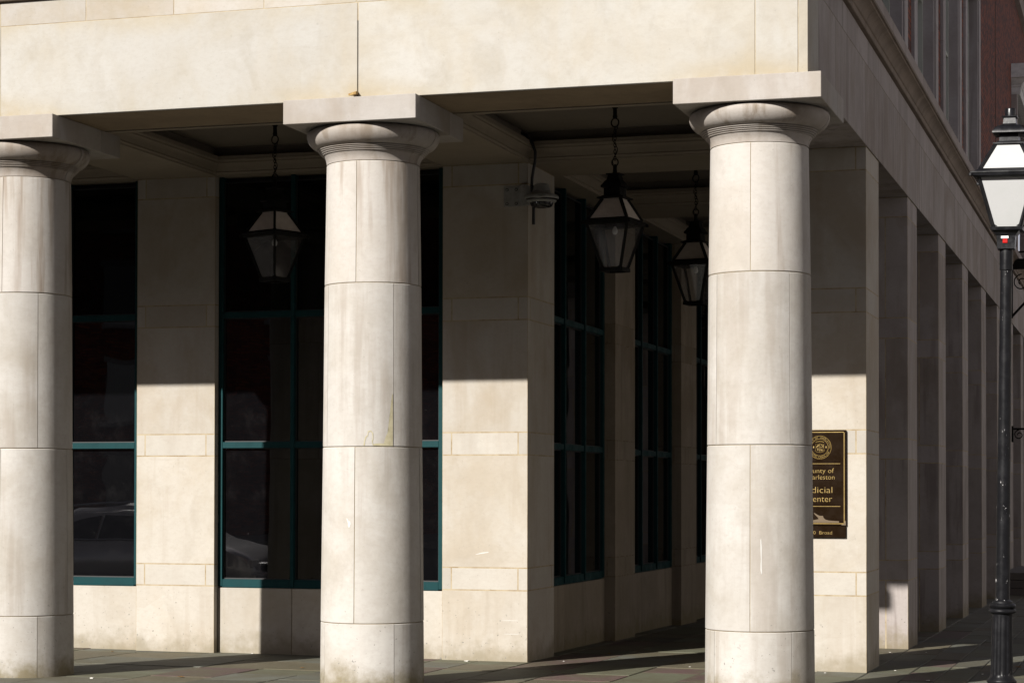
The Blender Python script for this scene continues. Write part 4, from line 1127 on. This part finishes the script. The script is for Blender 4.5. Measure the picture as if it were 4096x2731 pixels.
for iy in range(18):
    for iz in range(3):
        w = MB().box(-.04, .0, -.5, .5, 0, 1.7).obj('window', M_GLASS, SB, (-.005, -4+iy*3.5, .9+iz*3.4))
        MB().box(-.12, 0, -.6, .6, -.12, -.001).obj('sill', M_KERB, w)
side_pave = tray('side_pavement', 12.9, 15.5, -6, 60, 0, M_KERB); side_pave['kind'] = 'structure'
# parked car by the kerb
CAR = thing('parked_car', 'grey parked car at the kerb left of the view, seen mirrored in the windows', 'car', (-12.3, -6.0, gz(-12.3, -6)-.16))
st_ = [ # x, half width, z bottom, z belt, z top, roof half width
 (-2.25, .70, .38, .72, .74, .6), (-2.15, .84, .30, .88, .90, .7), (-1.7, .90, .26, 1.00, 1.04, .72), (-1.25, .92, .25, 1.02, 1.30, .66), (-.8, .92, .25, 1.02, 1.52, .60),
 (0, .93, .25, 1.02, 1.60, .60), (.6, .93, .25, 1.00, 1.55, .60), (1.0, .92, .25, .98, 1.32, .66), (1.35, .91, .25, .96, 1.05, .72), (1.9, .88, .27, .88, .92, .70), (2.2, .78, .32, .72, .74, .6), (2.3, .66, .40, .60, .62, .5)]
rings = []
for x_, hw_, zb_, zm_, zt_, rw_ in st_:
    pr2 = [(-hw_*.92, zb_), (-hw_, zb_+.12), (-hw_, (zb_+zm_)/2+.1), (-hw_*.96, zm_), (-rw_*1.04, zm_+(zt_-zm_)*.8), (-rw_*.85, zt_), (0, zt_+.02)]
    pr2 = pr2+[(-a, b) for a, b in reversed(pr2[:-1])]; rings.append([(x_, a, b) for a, b in pr2])
n = len(rings[0]); f = MB()
f.add([p for r_ in rings for p in r_], [(i*n+k, i*n+(k+1) % n, (i+1)*n+(k+1) % n, (i+1)*n+k) for i in range(len(rings)-1) for k in range(n)]+[tuple(range(n)), tuple(reversed([(len(rings)-1)*n+k for k in range(n)]))])
f.obj('body', M_CARP, CAR, smooth=40)
for sgn in (-1, 1):
    for xa, xb in ((-1.15, -.35), (-.28, .45), (.5, .95)):
        def P(x_, top):
            for q in range(len(st_)-1):
                if st_[q][0] <= x_ <= st_[q+1][0]:
                    u = (x_-st_[q][0])/(st_[q+1][0]-st_[q][0]); L = [st_[q][j]+(st_[q+1][j]-st_[q][j])*u for j in range(6)]; break
            zt2 = L[3]+(L[4]-L[3])*.74
            return (x_, sgn*(L[1]*.965+.006), L[3]+.02) if not top else (x_, sgn*(L[1]*.96+(L[5]*1.04-L[1]*.96)*.92+.012), zt2)
        MB().panel([P(xa, 0), P(xb, 0), P(xb, 1), P(xa, 1)], .008).obj('side_window', M_GLASS, CAR)
    MB().tube([(-1.2, sgn*.9, 1.03), (0, sgn*.905, 1.035), (1.1, sgn*.90, .99)], .012, 6).obj('trim', M_CHROME, CAR)
    MB().tube([(-1.0, sgn*.58, 1.53), (-.4, sgn*.60, 1.62), (.3, sgn*.60, 1.63), (.8, sgn*.6, 1.52)], .016, 6).obj('roof_rail', M_CHROME, CAR)
    for wx_ in (-1.4, 1.4):
        wh = MB(); wh.tube([(wx_, sgn*.76, .33), (wx_, sgn*.94, .33)], .33, 24); wo = wh.obj('wheel', M_TYRE, CAR, smooth=40)
        r2 = MB(); r2.tube([(wx_, sgn*.935, .33), (wx_, sgn*.95, .33)], .21, 20); r2.obj('rim', M_RIM, wo)
    MB().box(-2.27, -2.1, sgn*.55-.16, sgn*.55+.16, .62, .76, .01).obj('tail_light', M_LAMPR, CAR)
    MB().box(2.08, 2.28, sgn*.58-.17, sgn*.58+.17, .60, .72, .01).obj('headlight', M_LAMPG, CAR)
MB().panel([(.98, -.6, 1.04), (.98, .6, 1.04), (.62, .52, 1.53), (.62, -.52, 1.53)], .01).obj('windscreen', M_GLASS, CAR) 
MB().box(-2.32, -2.2, -.8, .8, .38, .55, .02).obj('bumper', M_CARP, CAR); MB().box(2.22, 2.34, -.75, .75, .36, .52, .02).obj('bumper', M_CARP, CAR)
MB().box(2.24, 2.30, -.4, .4, .54, .66, .005).obj('grille', M_CHROME, CAR)
print('objects', len(bpy.data.objects), 'slabs', nslab)
